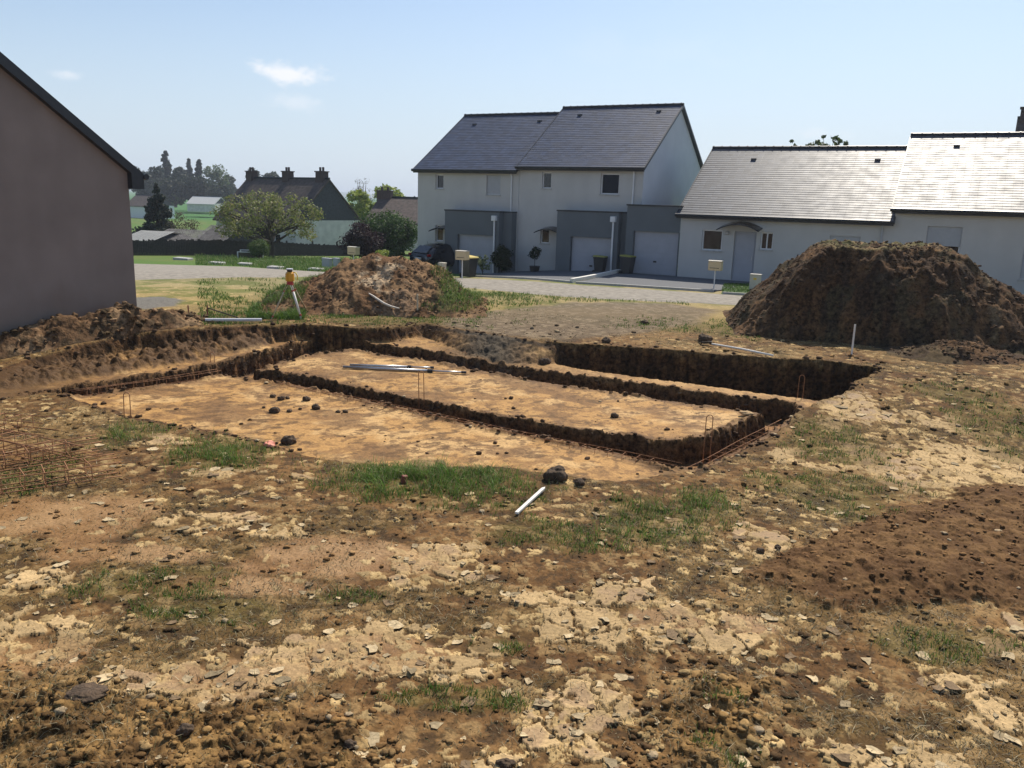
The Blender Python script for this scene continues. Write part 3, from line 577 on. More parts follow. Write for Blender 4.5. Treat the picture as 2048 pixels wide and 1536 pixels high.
def canopy(root, off, c, wd, z, y, proj=.8, sag=.28):
    mb = MB(); n = 10; P = []
    for k in range(n+1):
        t = k/n; a = (t-.5)*2; P.append((c+a*wd/2, z+sag*(1-a*a)))
    mb.tube([(p[0], y-.03, p[1]) for p in P], .025, 6); mb.tube([(p[0], y-proj, p[1]-.12) for p in P], .025, 6)
    for k in (0, n): mb.tube([(P[k][0], y-.03, P[k][1]), (P[k][0], y-proj, P[k][1]-.12)], .022, 6)
    o = mb.build('door_canopy', MT['dark'], root, off)
    pm = MB(); pts = [(p[0], y-.03, p[1]+.02) for p in P]+[(p[0], y-proj, p[1]-.10) for p in P]
    pm.poly(pts, [(i, i+1, n+2+i, n+1+i) for i in range(n)]); pm.build('canopy_sheet', MT['curtain'], o, off)

# ---- house C: single storey, with the grey garage at its left
def house_c():
    off = (0, 0, 0); r = empty('single_storey_house', W(0, 0, 0), RZ, 'single storey white house with an arched canopy over its door and a pale slate roof', 'house', 'new white houses along the road')
    H = [(1.11, 2.10, 1.39, 2.37), (2.68, 3.72, .02, 2.36), (3.91, 4.50, 1.56, 2.37), (7.0, 8.3, .9, 2.35)]
    mb = wall_holes(0, 9.6, -.5, 3.10, H, 0); s = shell(r, off, 0, 9.6, 0, 10.4, -.5, 3.10, 5.2, 6.4, None); mb.poly(s.v, s.f); mb.build('wall', MT['render_white'], r, off)
    window(r, off, *H[0], 0, kind='curtain'); window(r, off, *H[2], 0, mullion=True); window(r, off, *H[3], 0, shutter=.98)
    d = MB(); a, b, c, e = H[1]; d.box(a+.01, b-.01, .12, .17, c, e-.01); d.box(a+.08, b-.08, .10, .119, c+.1, e-.1, .008); d = d.build('front_door', MT['garage'], r, off)
    MB().tube([(b-.16, .07, 1.02), (b-.16, .07, 1.2)], .014, 6).build('handle', MT['steel'], d, off)
    canopy(r, off, 2.98, 1.95, 2.53, 0)
    MB().box(2.25, 2.42, -.12, -.002, 2.18, 2.34, .02).build('wall_lamp', MT['concrete'], r, off)
    roof(r, off, -.15, 9.6, -.32, 5.2, 3.08, 6.52, 'slate_low', vents=((2.3, .82), (8.2, .82))); downpipe(r, off, 9.15, 0, -.3, 3.0, m='shutter')
    g = [(-2.44, -.06+.0, .0, 2.15)]
    mb = wall_holes(-2.85, -.02, -.5, 3.40, [(-2.44, -.08, .0, 2.15)], .02, .22)
    mb.poly([(-2.85, .02, -.5), (-2.85, 6, -.5), (-2.85, 6, 3.4), (-2.85, .02, 3.4)], [(0, 1, 2, 3)]); mb.poly([(-2.85, .02, 3.38), (-.02, .02, 3.38), (-.02, 6, 3.38), (-2.85, 6, 3.38)], [(0, 1, 2, 3)]); mb.poly([(-.02, .02, 3.0), (-.02, 6, 3.0), (-.02, 6, 3.4), (-.02, .02, 3.4)], [(0, 1, 2, 3)])
    gw = mb.build('garage_wall', MT['render_grey'], r, off); MB().box(-2.89, .0, -.03, 6, 3.401, 3.47).build('parapet_cap', MT['dark'], gw, off); garage_door(r, off, -2.44, -.08, .0, 2.15, .2)
house_c()
def house_d():
    off = (9.6, -.02, .3); r = empty('single_storey_house', W(9.6, .02, .3), RZ, 'single storey white house with dazzling sunlit slate roof behind the large spoil heap', 'house', 'new white houses along the road')
    H = [(10.94, 12.27, .9, 2.93), (14.6, 16.4, .9, 2.93)]
    mb = wall_holes(9.6, 19.5, -.5, 3.65, H, -.02); s = shell(r, off, 9.6, 19.5, -.02, 10.4, -.5, 3.65, 5.2, 6.95, None); mb.poly(s.v, s.f); mb.build('wall', MT['render_white'], r, off)
    window(r, off, *H[0], -.02, shutter=.42); window(r, off, *H[1], -.02, shutter=.98)
    roof(r, off, 9.45, 19.6, -.34, 5.2, 3.62, 7.10, 'slate_low', vents=((11.5, .84), (16.5, .84)))
house_d()
def two_storey(u0, u1, ze, zr, zg, wins, gu0, gu1, gset, gtop, door, low, can, pipe, lab, vents, gpipe, hang):
    y0 = 1.0; off = (u0, y0, zg); r = empty('two_storey_house', W(u0, -y0, zg), RZ, lab, 'house', 'new white houses along the road')
    hs = [w_[:4] for w_ in wins]+[low]
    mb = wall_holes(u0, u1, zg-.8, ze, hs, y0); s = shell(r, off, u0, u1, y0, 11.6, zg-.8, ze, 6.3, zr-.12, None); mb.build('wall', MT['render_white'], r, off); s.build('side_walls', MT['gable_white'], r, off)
    for w_ in wins: window(r, off, *w_[:4], y0, shutter=w_[4])
    window(r, off, *low, y0)
    n = len(hs)
    canopy(r, off, can, 1.5, 2.35+zg, y0, .75, .22)
    roof(r, off, u0-(.12 if vents[0][0] < -12 else 0.02), u1+(.14 if u1 > -4 else .0), y0-.32, 6.3, ze+.02, zr, 'slate', vents=vents)
    downpipe(r, off, pipe, y0, gtop-.02, ze+.0)
    mb = wall_holes(gu0, gset, zg-.6, gtop, [door], 0.0, .22); mb.poly([(gu0, 0, zg-.6), (gu0, y0, zg-.6), (gu0, y0, gtop), (gu0, 0, gtop)], [(0, 1, 2, 3)])
    mb.poly([(gset, 0, zg-.6), (gset, .45, zg-.6), (gset, .45, gtop), (gset, 0, gtop)], [(0, 1, 2, 3)]); mb.poly([(gset, .45, zg-.6), (gu1, .45, zg-.6), (gu1, .45, gtop), (gset, .45, gtop)], [(0, 1, 2, 3)])
    mb.poly([(gu1, .45, zg-.6), (gu1, y0, zg-.6), (gu1, y0, gtop), (gu1, .45, gtop)], [(0, 1, 2, 3)])
    mb.poly([(gu0, 0, gtop-.02), (gset, 0, gtop-.02), (gset, .45, gtop-.02), (gu1, .45, gtop-.02), (gu1, y0, gtop-.02), (gu0, y0, gtop-.02)], [(0, 1, 2, 3, 4, 5)])
    gw = mb.build('garage_wall', MT['render_grey'], r, off)
    cp = MB(); cp.prism([(gu0-.04, -.03), (gset+.03, -.03), (gset+.03, .42), (gu1+.02, .42), (gu1+.02, y0-.003), (gu0-.04, y0-.003)], gtop+.001, gtop+.07)
    cp.v = [(x, z, y) for x, y, z in cp.v]; cp.build('parapet_cap', MT['dark'], gw, off)
    garage_door(r, off, *door, .19); downpipe(r, off, gpipe, 0, zg, gtop-.15, collar=True)
    return r
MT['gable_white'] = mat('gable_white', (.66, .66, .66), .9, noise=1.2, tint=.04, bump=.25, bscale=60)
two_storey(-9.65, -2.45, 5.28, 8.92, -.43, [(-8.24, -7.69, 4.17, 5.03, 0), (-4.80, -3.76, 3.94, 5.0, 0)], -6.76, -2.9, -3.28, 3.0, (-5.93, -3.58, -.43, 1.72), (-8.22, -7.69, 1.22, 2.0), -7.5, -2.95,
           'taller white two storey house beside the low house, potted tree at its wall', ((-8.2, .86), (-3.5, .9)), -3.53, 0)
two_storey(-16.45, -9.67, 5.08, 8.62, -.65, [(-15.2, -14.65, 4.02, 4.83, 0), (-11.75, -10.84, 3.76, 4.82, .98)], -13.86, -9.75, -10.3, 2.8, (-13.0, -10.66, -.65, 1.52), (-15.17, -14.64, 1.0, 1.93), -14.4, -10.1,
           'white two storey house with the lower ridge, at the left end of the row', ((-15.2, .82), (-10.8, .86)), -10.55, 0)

# ---- beige house at the left edge of the picture: its gable stands close to the dig
def left_house():
    Pc = gp(276, 643, 0)[:2]; nrm = np.array([*UD, 0]); P0 = np.array([Pc[0], Pc[1], 0.])
    def pl(px, py):
        d = raydir(px, py); t = ((P0-CAM)@nrm)/(d@nrm); P = CAM+d*t; return -(P[:2]-Pc)@ND*-1, P[2]   # distance toward the viewer, height
    s1, z1 = pl(268, 338); s2, z2 = pl(0, 112); sl = (z2-z1)/(s2-s1); ha = 5.6; ze = z1-sl*(s1-0); zr = ze+sl*ha
    print('left house', s1, z1, s2, z2, sl, zr)
    r = empty('beige_house', (Pc[0], Pc[1], -.0), RZ, 'beige rendered house gable with dark sloping roof edge at the left of the dig', 'house')
    off = (0, 0, 0); mb = MB()   # local x = along the row (0 at the gable, negative away), local y: negative toward viewer
    t0, t1 = -2*ha, 0; zw = ze-.22; k = -ha
    for x in (0, -12): mb.poly([(x, t0, -1), (x, t1, -1), (x, t1, zw), (x, k, zr-.22), (x, t0, zw)], [(0, 1, 2, 3, 4)])
    for y in (t0, t1): mb.poly([(0, y, -1), (-12, y, -1), (-12, y, zw), (0, y, zw)], [(0, 1, 2, 3)])
    mb.build('wall', MT['render_brown'], r, off)
    o = .32; rf = roof(r, off, -12.1, .12, t0-o, k, ze-o*sl-.02, zr, 'slate', th=.22)
    fb = MB(); fb.prism([(t1+o, ze-o*sl-.25), (t1+o, ze-o*sl+.0), (k, zr+.0), (t0-o, ze-o*sl), (t0-o, ze-o*sl-.25), (k, zr-.27)], .002, .16, 'x'); fb.build('fascia', MT['dark'], rf, off)
    eb = MB(); eb.box(-.01, .17, t1-.02, t1+o+.02, ze-o*sl-.42, ze-o*sl-.02); eb.box(-11.9, -.02, t1+.01, t1+o, ze-o*sl-.40, ze-o*sl-.30); eb.tube([(-12, t1+o+.09, ze-o*sl-.1), (.2, t1+o+.09, ze-o*sl-.1)], .08, 8); eb.build('eaves_box', MT['dark'], rf, off)
left_house()

# ---- background buildings
def old_house(name, lab, Pb, az, L, D, hw, hr, chim, gm, rm='oldroof', gable_m='slategable', wins=()):
    r = empty(name, Pb, az, lab, 'house'); off = (0, 0, 0); mb = wall_holes(0, L, -.5, hw, [w_ for w_ in wins], 0, .15); mb.poly([(0, D, -.5), (L, D, -.5), (L, D, hw), (0, D, hw)], [(0, 1, 2, 3)])
    for u in (0, L): mb.poly([(u, 0, -.5), (u, D, -.5), (u, D, hw), (u, 0, hw)], [(0, 1, 2, 3)])
    mb.build('wall', MT[gm], r, off); 
    for u, v in ((0, .02), (L-.02, L)): MB().prism([(0, hw), (D, hw), (D/2, hr-.1)], u, v, 'x').build('gable', MT[gable_m], r, off)
    for w_ in wins: window(r, off, *w_, 0, .15)
    e = .35; s = (hr-hw)/(D/2); rb = MB(); rb.prism([(-e, hw-e*s), (D/2, hr), (D+e, hw-e*s), (D+e, hw-e*s-.15), (D/2, hr-.2), (-e, hw-e*s-.15)], -.15, L+.15, 'x'); rf = rb.build('roof', MT[rm], r, off)
    rt = MB(); rt.tube([(-.15, D/2, hr+.03), (L+.15, D/2, hr+.03)], .1, 6); rt.build('ridge_tiles', MT['dark'], rf, off)
    for cx, cw in chim:
        c = MB(); c.box(cx-cw/2, cx+cw/2, D/2-.4, D/2+.4, hr-.9, hr+.62); c.box(cx-cw/2-.08, cx+cw/2+.08, D/2-.48, D/2+.48, hr+.62, hr+.72)
        for q in (-.22, .22): c.tube([(cx+q*cw, D/2, hr+.72), (cx+q*cw, D/2, hr+1.1)], .12, 6)
        c.build('chimney', MT['brick'], rf, off)
    return r
az = radians(-38); e = np.array([cos(az), sin(az)])
Pr = atY(592, 500, 80); oh = old_house('old_house', 'old dark roofed house with three chimneys behind the blossoming tree', (Pr[0]-e[0]*13.2, Pr[1]-e[1]*13.2, -2.6), az, 13.2, 8.2, 3.6, 7.6, ((.6, 1.0), (6.8, .9), (12.2, 1.0)), 'render_old', wins=((9.8, 10.8, .2, 2.2),))
Pr = atY(800, 480, 88); old_house('brown_roofed_house', 'low house with brown roof and dark chimney half hidden by the green bush', (Pr[0]-3.9, Pr[1]+2, -1.6), radians(-14), 12, 8, 2.6, 5.0, ((.5, 1.6),), 'render_old')
Pr = atY(2046, 300, 62); old_house('brick_house', 'dark brick chimney and roof peak rising behind the bright roof at the right edge', (Pr[0]-2.43, Pr[1]-3.2, 0), radians(-30), 10, 8, 6.0, 10.3, ((.5, 1.0),), 'brick')
# chimney of the brick house stands tall
Pf = atY(392, 400, 230); old_house('far_house', 'distant low house with pale sunlit roof below the wood', (Pf[0]-2.5, Pf[1], -1.6), radians(-14), 8.5, 6, 1.8, 3.6, (), 'render_old', rm='sheet')
Pf = atY(275, 412, 210); old_house('white_house', 'distant white house seen beside the beige gable', (Pf[0]-3, Pf[1], -3.4), radians(-25), 9, 7, 3.0, 5.4, (), 'white')
def shed(name, lab, px0, px1, pbase, pe, pr, Y, D, roofm, wallm, gable_right=True):
    a = atY(px0, pbase, Y); b = atY(px1, pbase, Y); ze = atY((px0+px1)/2, pe, Y)[2]; zr = atY((px0+px1)/2, pr, Y)[2]; z0 = a[2]-.6; L = b[0]-a[0]
    r = empty(name, (a[0], a[1], z0), radians(-16), lab, 'shed'); ze -= z0; zr -= z0; mb = MB(); mb.box(0, L, 0, D, 0, ze-.05); mb.poly([(L, 0, ze-.05), (L, D, ze-.05), (L, D/2, zr-.08)], [(0, 1, 2)]); mb.poly([(0, 0, ze-.05), (0, D, ze-.05), (0, D/2, zr-.08)], [(0, 1, 2)]); mb.build('wall', MT[wallm], r)
    rb = MB(); n = 40; s = (zr-ze)/(D/2)
    for k in range(n):
        x0, x1 = -.3+k*(L+.6)/n, -.3+(k+1)*(L+.6)/n; dz = .035*(k % 2); rb.poly([(x0, -.5, ze-.5*s+dz), (x1, -.5, ze-.5*s+dz), (x1, D/2, zr+dz), (x0, D/2, zr+dz), (x0, D+.5, ze-.5*s+dz), (x1, D+.5, ze-.5*s+dz)], [(0, 1, 2, 3), (3, 2, 5, 4)])
        rb.poly([(x0, -.5, ze-.5*s+dz), (x1, -.5, ze-.5*s+dz), (x1, -.5, ze-.5*s-.06), (x0, -.5, ze-.5*s-.06)], [(0, 1, 2, 3)])
    rb.build('roof', MT[roofm], r); return r
shed('low_shed', 'low open shed with worn corrugated roof behind the left part of the fence', 300, 392, 505, 481, 461, 74, 6, 'corr', 'shedwood')
shed('low_shed', 'small lean shed with pale sheet roof next to the beige gable', 250, 318, 503, 478, 464, 73, 5, 'sheet', 'shedwood')
sr = shed('gabled_shed', 'grey gabled shed with mossy corrugated roof left of the round hedge', 392, 452, 507, 482, 453, 72, 5.2, 'corr', 'shedwood')

# ------------------------------------------------------------------ fence behind the verge
def fence():
    a = gp(262, 511); b = gp(700, 512); L = np.hypot(*(b-a)[:2]); r = empty('board_fence', (a[0], a[1], a[2]), math.atan2(b[1]-a[1], b[0]-a[0]), 'long dark board fence with ragged top edge behind the green verge', 'fence')
    dz = b[2]-a[2]; mb = MB(); x = 0; rn = random.Random(3)
    while x < L:
        w_ = .145; z = dz*x/L; h = 1.15+rn.uniform(-.07, .07)+.12*math.sin(x*.21); mb.box(x, x+w_-.02, -.012, .012, z-.2, z+h); x += w_
    mb.build('boards', MT['fence'], r); x = 0
    while x < L:
        z = dz*x/L; p = MB(); p.box(x-.06, x+.06, .014, .12, z-.2, z+1.35, .01); p.build('post', MT['fence'], r); x += 2.9
    rl = MB(); rl.poly([(0, .013, .9), (L, .013, .9+dz), (L, .013, .98+dz), (0, .013, .98)], [(0, 1, 2, 3)]); rl.build('rail', MT['fence'], r)
fence()

# ------------------------------------------------------------------ plants
def leaves(centres, rad, n, size, cols, rn, flat=1., shell_=.35):
    """n leaf quads in clumps round centres; returns V,F,C"""
    C0 = np.asarray(centres); R0 = np.asarray(rad); w_ = R0**1.6; i = rn.choice(len(C0), n, p=w_/w_.sum())
    d = rn.normal(size=(n, 3)); d /= np.linalg.norm(d, axis=1)[:, None]; r = (shell_+(1-shell_)*rn.random(n))**.5*R0[i]*(.75+.5*rn.random(n)); P = C0[i]+d*r[:, None]*np.array([1, 1, flat])
    nrm = d*.6+rn.normal(size=(n, 3))*.7+np.array([0, 0, .5]); nrm /= np.linalg.norm(nrm, axis=1)[:, None]
    t = np.cross(nrm, rn.normal(size=(n, 3))); t /= np.linalg.norm(t, axis=1)[:, None]; b = np.cross(nrm, t); s = size*(.6+.8*rn.random(n))[:, None]
    V = np.stack([P-t*s*.5, P+b*s*.32, P+t*s*.5, P-b*s*.32], 1).reshape(-1, 3); F = np.arange(4*n).reshape(-1, 4)
    cc = np.array(cols)[rn.integers(0, len(cols), n)]*(.7+.6*rn.random(n))[:, None]; return V, F, np.repeat(cc, 4, 0)
def tree(name, lab, base, H, R, trunk_h, n, size, cols, seed, cat='tree', group=None, blobs=26, shape='round', tr=.12, limbs=7, dens=1., clump=.30, flat=.85):
    rn = np.random.default_rng(seed); r = empty(name, base, 0, lab, cat, group); C = []; RR = []
    hc = H-trunk_h
    for k in range(blobs):
        if shape == 'round':
            d = rn.normal(size=3); d /= np.linalg.norm(d); q = rn.random()**.4; c = np.array([d[0]*R*q*(1-clump*.6), d[1]*R*q*(1-clump*.6), trunk_h+hc*.5+d[2]*hc*.5*q*(1-clump*.5)]); C.append(c); RR.append(R*clump*(.7+.7*rn.random()))
        elif shape == 'cone':
            t = rn.random()**1.3; a = rn.random()*2*pi; rr = R*(1-t)*(.35+.6*rn.random()); C.append(np.array([cos(a)*rr, sin(a)*rr, trunk_h+hc*t*.95])); RR.append(R*clump*(1.05-t)*(.7+.6*rn.random())+.02*R)
        elif shape == 'pine':
            t = ((k+.5)/blobs)**.8; a = rn.random()*2*pi; rr = R*(1.12-t)*(.2+.75*rn.random()); C.append(np.array([cos(a)*rr, sin(a)*rr, trunk_h+hc*t])); RR.append(R*clump*(1.35-t)*1.2)
        else:
            a = rn.random()*2*pi; q = rn.random()**.5; t = rn.random(); C.append(np.array([cos(a)*R*q, sin(a)*R*q, trunk_h+hc*(.15+.8*t*(1-.35*q*q))])); RR.append(R*clump*(.6+.8*rn.random()))
    V, F, Cc = leaves(C, RR, n, size, cols, rn, flat)
    mesh_np('crown', V, F, MT['leaf'], r, colr=Cc)
    tb = MB(); top = (0, 0, trunk_h+hc*(.85 if shape in ('cone', 'pine') else .45)); tb.tube([(0, 0, -.4), (.02*R, 0, trunk_h*.5), top], [tr*1.2, tr, tr*.3], 7)
    for k in range(limbs):
        c = C[int(rn.integers(0, len(C)))]; h0 = trunk_h*.7+(hc*.3)*rn.random(); m = (np.array([0, 0, h0])+c)/2+rn.normal(size=3)*R*.06; tb.tube([(0, 0, h0), m, c], [tr*.5, tr*.3, tr*.08], 5)
    tb.build('trunk', MT['bark'], r); return r
def ptree(name, lab, px, pbase, ptop, wpx, Y, n, size, cols, seed, **k):
    b = atY(px, pbase, Y); t = atY(px, ptop, Y); R = wpx/2*Y/FPX*1.0; return tree(name, lab, b, t[2]-b[2], R, k.pop('th', .15)*(t[2]-b[2]), n, size, cols, seed, **k)
GR = [(.05, .09, .02), (.07, .12, .03), (.035, .06, .018)]; DK = [(.018, .032, .018), (.012, .022, .014), (.028, .042, .02)]; LG = [(.30, .36, .06), (.40, .44, .09), (.20, .27, .05)]; OL = [(.19, .22, .055), (.26, .29, .08), (.12, .15, .04), (.28, .25, .12)]
HZ = [(.05, .07, .05), (.07, .095, .06), (.035, .05, .04)]
gw_ = 'trees of the far wood'
wood = [(285, 408, 332, 46, 'round', 'round crowned tree next to the beige gable in the far wood', HZ), (315, 408, 330, 44, 'round', 'round grey green tree left of the tallest conifer', HZ), (337, 410, 303, 34, 'pine', 'tallest conifer of the far wood', DK), (362, 408, 326, 40, 'round', 'broad tree between the tall conifer and the dark pines', HZ), (383, 408, 318, 26, 'pine', 'slim dark pine, first of the close pair', DK), (402, 408, 320, 28, 'pine', 'slim dark pine, second of the close pair', DK), (430, 410, 328, 56, 'spread', 'pale round open tree beside the dark pines', [(.11, .15, .08), (.14, .18, .09)]), (459, 412, 338, 38, 'round', 'grey green tree behind the left chimney', HZ), (300, 410, 345, 50, 'round', 'low dense tree at the foot of the far wood', HZ), (350, 412, 352, 60, 'round', 'dark undergrowth tree below the tallest conifer', DK), (400, 412, 350, 60, 'round', 'dark undergrowth tree below the pair of pines', DK), (445, 414, 362, 54, 'round', 'low green tree in front of the pale open tree', HZ),
        (508, 410, 334, 44, 'round', 'treetop seen above the old roof between two chimneys', HZ), (545, 410, 337, 40, 'round', 'small treetop above the old roof by the middle chimney', HZ), (352, 412, 376, 26, 'round', 'small light shrub tree before the far wood', [(.10, .15, .05)])]
for k, (px, pb, pt, wp, shp, lab, cs) in enumerate(wood):
    ptree('pine_tree' if shp == 'pine' else 'broadleaf_tree', lab, px, pb, pt, wp, 300+random.uniform(-18, 18) if pt < 350 else 270, 5200 if shp != 'spread' else 2600, .75, cs, 100+k, group=gw_, shape=shp, tr=.35, th=.06 if shp != 'pine' else .1, clump=.34 if shp != 'pine' else .42, blobs=30)
ptree('dark_conifer', 'dense nearly black conifer standing behind the sheds', 320, 500, 362, 92, 80, 15000, .30, DK, 21, shape='cone', th=.03, blobs=60, clump=.42, tr=.2)
ptree('bare_shrub', 'brownish thin shrub beside the dark conifer', 368, 500, 425, 60, 79, 1500, .16, [(.11, .10, .05), (.07, .07, .035)], 22, cat='shrub', shape='spread', th=.05, tr=.06, limbs=14)
ptree('blossoming_tree', 'wide loose fruit tree with yellow green young leaves before the old house', 542, 508, 378, 188, 69, 8000, .18, OL, 23, shape='spread', th=.16, blobs=110, clump=.13, tr=.24, limbs=40)
ptree('light_green_tree', 'bright yellow green treetop left of the brown roofed house', 722, 470, 368, 66, 105, 8000, .32, LG, 24, group='light green trees behind the brown roofed house', th=.1, clump=.3)
ptree('light_green_tree', 'bright yellow green treetop above the brown roofed house', 780, 470, 366, 82, 108, 8000, .32, LG, 25, group='light green trees behind the brown roofed house', th=.1, clump=.3)
ptree('dark_green_tree', 'dark treetop touching the white two storey house corner', 826, 470, 382, 26, 112, 1500, .3, DK, 26, th=.1)
ptree('bare_tree', 'leafless thin tree rising above the light green treetops', 725, 470, 353, 40, 130, 700, .15, [(.12, .11, .10)], 27, shape='spread', th=.4, limbs=46, tr=.14)
ptree('purple_shrub', 'dark purple leaved shrub beside the mailbox behind the clay heap', 727, 520, 448, 82, 60, 9000, .15, [(.030, .014, .018), (.045, .02, .024), (.018, .01, .012)], 28, cat='shrub', th=.05, clump=.33, blobs=40)
ptree('green_shrub', 'big rounded green shrub against the brown roofed house', 775, 516, 419, 128, 63, 20000, .16, [(.05, .10, .02), (.07, .13, .03), (.03, .065, .015)], 29, cat='shrub', th=.03, clump=.30, blobs=60)
ptree('low_shrub', 'small bright shrub at the rear of the dark car', 795, 530, 492, 34, 47, 1800, .1, GR, 30, cat='shrub', th=.03)
ptree('low_shrub', 'small yellow green shrub under the purple shrub', 768, 530, 500, 40, 48, 1800, .1, LG, 33, cat='shrub', th=.03)
ptree('round_hedge', 'clipped round hedge with yellow top in front of the dark fence', 521, 514, 482, 42, 63, 9000, .09, [(.06, .11, .02), (.09, .14, .025)], 31, cat='hedge', th=.02, clump=.5, blobs=20)
ptree('leafy_treetop', 'sparse treetop above the low roof, the left one', 1563, 470, 266, 54, 58, 420, .3, [(.05, .08, .02), (.08, .11, .03)], 32, group='treetops behind the low pale roof', shape='spread', th=.5, limbs=26, clump=.13, blobs=28, tr=.14)
ptree('leafy_treetop', 'wider sparse treetop above the low roof, the right one', 1640, 470, 256, 82, 58, 560, .3, [(.05, .08, .02), (.08, .11, .03)], 34, group='treetops behind the low pale roof', shape='spread', th=.5, limbs=30, clump=.13, blobs=34, tr=.14)
p = W(-12.3+2.9, 1.6); tree('variegated_shrub', 'pale variegated bush standing in front of the garage beside the bins', (*atY(965, 545, 43.0)[:2], -.45), 1.15, .5, .3, 700, .1, [(.22, .26, .12), (.10, .14, .06)], 35, cat='shrub', shape='spread', clump=.2, tr=.02)
b_ = W(-9.9, .3); tree('wall_hedge', 'dark green hedge against the grey garage side', (b_[0], b_[1], -.5), 1.7, .62, .1, 4200, .1, [(.018, .035, .012), (.03, .05, .018)], 36, cat='hedge', clump=.4, tr=.03)
pt_ = W(-7.9, .2, -.45); r = empty('potted_tree', pt_, 0, 'small tree in a dark pot against the white wall', 'potted plant')
MB().tube([(0, 0, 0), (0, 0, .02), (0, 0, .48), (0, 0, .5), (0, 0, .45)], [.17, .2, .29, .3, .25], 14).build('pot', MT['pot'], r)
V, F, Cc = leaves([(0, 0, 1.15), (.15, 0, 1.3), (-.15, .1, 1.05), (0, -.1, 1.4)], [.28, .2, .2, .15], 700, .09, DK, np.random.default_rng(3)); mesh_np('crown', V, F, MT['leaf'], r, colr=Cc*1.6)
MB().tube([(0, 0, .4), (0, 0, 1.2)], .018, 6).build('trunk', MT['bark'], r)

# ------------------------------------------------------------------ mailboxes, cabinets, bins, slabs
def mailbox(px, ptop, Y, lab):
    t = atY(px, ptop, Y); z0 = float(N0(np.array(t[0]), np.array(t[1]))); h = t[2]-z0; r = empty('mailbox', (t[0], t[1], z0), RZ, lab, 'mailbox', 'cream mailboxes on posts along the road')
    MB().tube([(0, 0, -.2), (0, 0, h-.3)], .025, 8).build('post', MT['white'], r); b = MB(); b.box(-.27, .27, -.18, .18, h-.40, h-.02, .012).build('box', MT['cream'], r)
    MB().prism([(-.19, h-.021), (.19, h-.021), (.2, h+.015), (0, h+.03), (-.2, h+.015)], -.285, .285, 'x').build('lid', MT['beige'], r); MB().box(-.2, .2, -.19, -.181, h-.30, h-.28).build('slot', MT['dark'], r)
mailbox(925, 502, 38.6, 'cream mailbox on a white post between the clay heap and the driveway'); mailbox(1432, 522, 35.6, 'cream mailbox on a white post at the corner of the small lawn'); mailbox(707, 494, 45, 'cream mailbox on a white post beside the purple shrub')
def cabinet(px, pb, pt, wpx, Y, lab, m='beige', sticker=False, rz=RZ):
    t = atY(px, pt, Y); z0 = float(N0(np.array(t[0]), np.array(t[1]))); h = t[2]-z0; wd = wpx*Y/FPX/2; r = empty('utility_cabinet', (t[0], t[1], z0), rz, lab, 'utility box', 'utility cabinets')
    MB().box(-wd, wd, -.12, .12, -.2, h-.05, .01).build('body', MT[m], r); MB().box(-wd-.02, wd+.02, -.14, .14, h-.05, h, .01).build('cap', MT[m], r); d = MB().box(-wd+.03, wd-.03, -.128, -.1205, .12, h-.1).build('door', MT[m], r)
    if sticker: MB().box(-.06, .07, -.134, -.129, h-.24, h-.15).build('label_sticker', MT['sticker'], d)
cabinet(1512, 588, 548, 20, 35.2, 'tall beige cabinet with yellow sticker on the small lawn', sticker=True); cabinet(885, 545, 525, 12, 40, 'narrow beige cabinet standing behind the clay heap by the car')
cabinet(654, 540, 516, 20, 50, 'grey meter cabinet on the verge, the wider of the close pair', 'greyb'); cabinet(673, 538, 516, 12, 51.5, 'grey meter cabinet on the verge, the narrower of the close pair', 'greyb')
def bin_(p, rz, lab, lid, s=1.):
    r = empty('wheelie_bin', p, rz, lab, 'wheelie bin', 'wheelie bins by the garages'); b = MB(); P = []
    for z, a, c in ((.06, .20, .22), (.9, .27, .31)): P += [(-a, -c, z), (a, -c, z), (a, c, z), (-a, c, z)]
    b.poly([(x*s, y*s, z*s) for x, y, z in P], [(3, 2, 1, 0), (4, 5, 6, 7), (0, 1, 5, 4), (1, 2, 6, 5), (2, 3, 7, 6), (3, 0, 4, 7)]); b.box(-.28*s, .28*s, -.32*s, .33*s, .86*s, .90*s); b.build('body', MT['binbody'], r)
    MB().poly([(x*s, y*s, z*s) for x, y, z in [(-.29, -.34, .905), (.29, -.34, .905), (.29, .34, .93), (-.29, .34, .93), (-.26, -.3, .96), (.26, -.3, .96), (.26, .3, 1.0), (-.26, .3, 1.0)]], [(3, 2, 1, 0), (4, 5, 6, 7), (0, 1, 5, 4), (1, 2, 6, 5), (2, 3, 7, 6), (3, 0, 4, 7)]).build('lid', MT[lid], r)
    MB().tube([(-.22*s, .36*s, .94*s), (-.22*s, .42*s, .94*s), (.22*s, .42*s, .94*s), (.22*s, .36*s, .94*s)], .016, 6).build('handle', MT['binbody'], r)
    for x in (-.24, .24): MB().tube([((x-.025)*s, .26*s, .1*s), ((x+.025)*s, .26*s, .1*s)], .1*s, 12).build('wheel', MT['tyre'], r)
bp = gp(1208, 552); bin_((bp[0], bp[1]+2.2, bp[2]+.02-.1), RZ+1.57, 'dark bin with yellowish lid before the middle garage door', 'binlid', .95)
bp = gp(1257, 551); bin_((bp[0], bp[1]+.6, bp[2]), RZ+1.4, 'dark bin with yellowish lid in front of the right garage wall', 'binlid', .98)
bp = gp(1277, 549); bin_((bp[0], bp[1]+1.1, bp[2]), RZ+1.57, 'all black bin standing against the right garage door', 'binbody', .98)
bp = atY(938, 540, 41.5); bin_((bp[0], bp[1], -.35), RZ+1.3, 'dark bin with bright yellow lid beside the car', 'binlid2', 1.1)
gsl = 'concrete slabs lying in the verge'
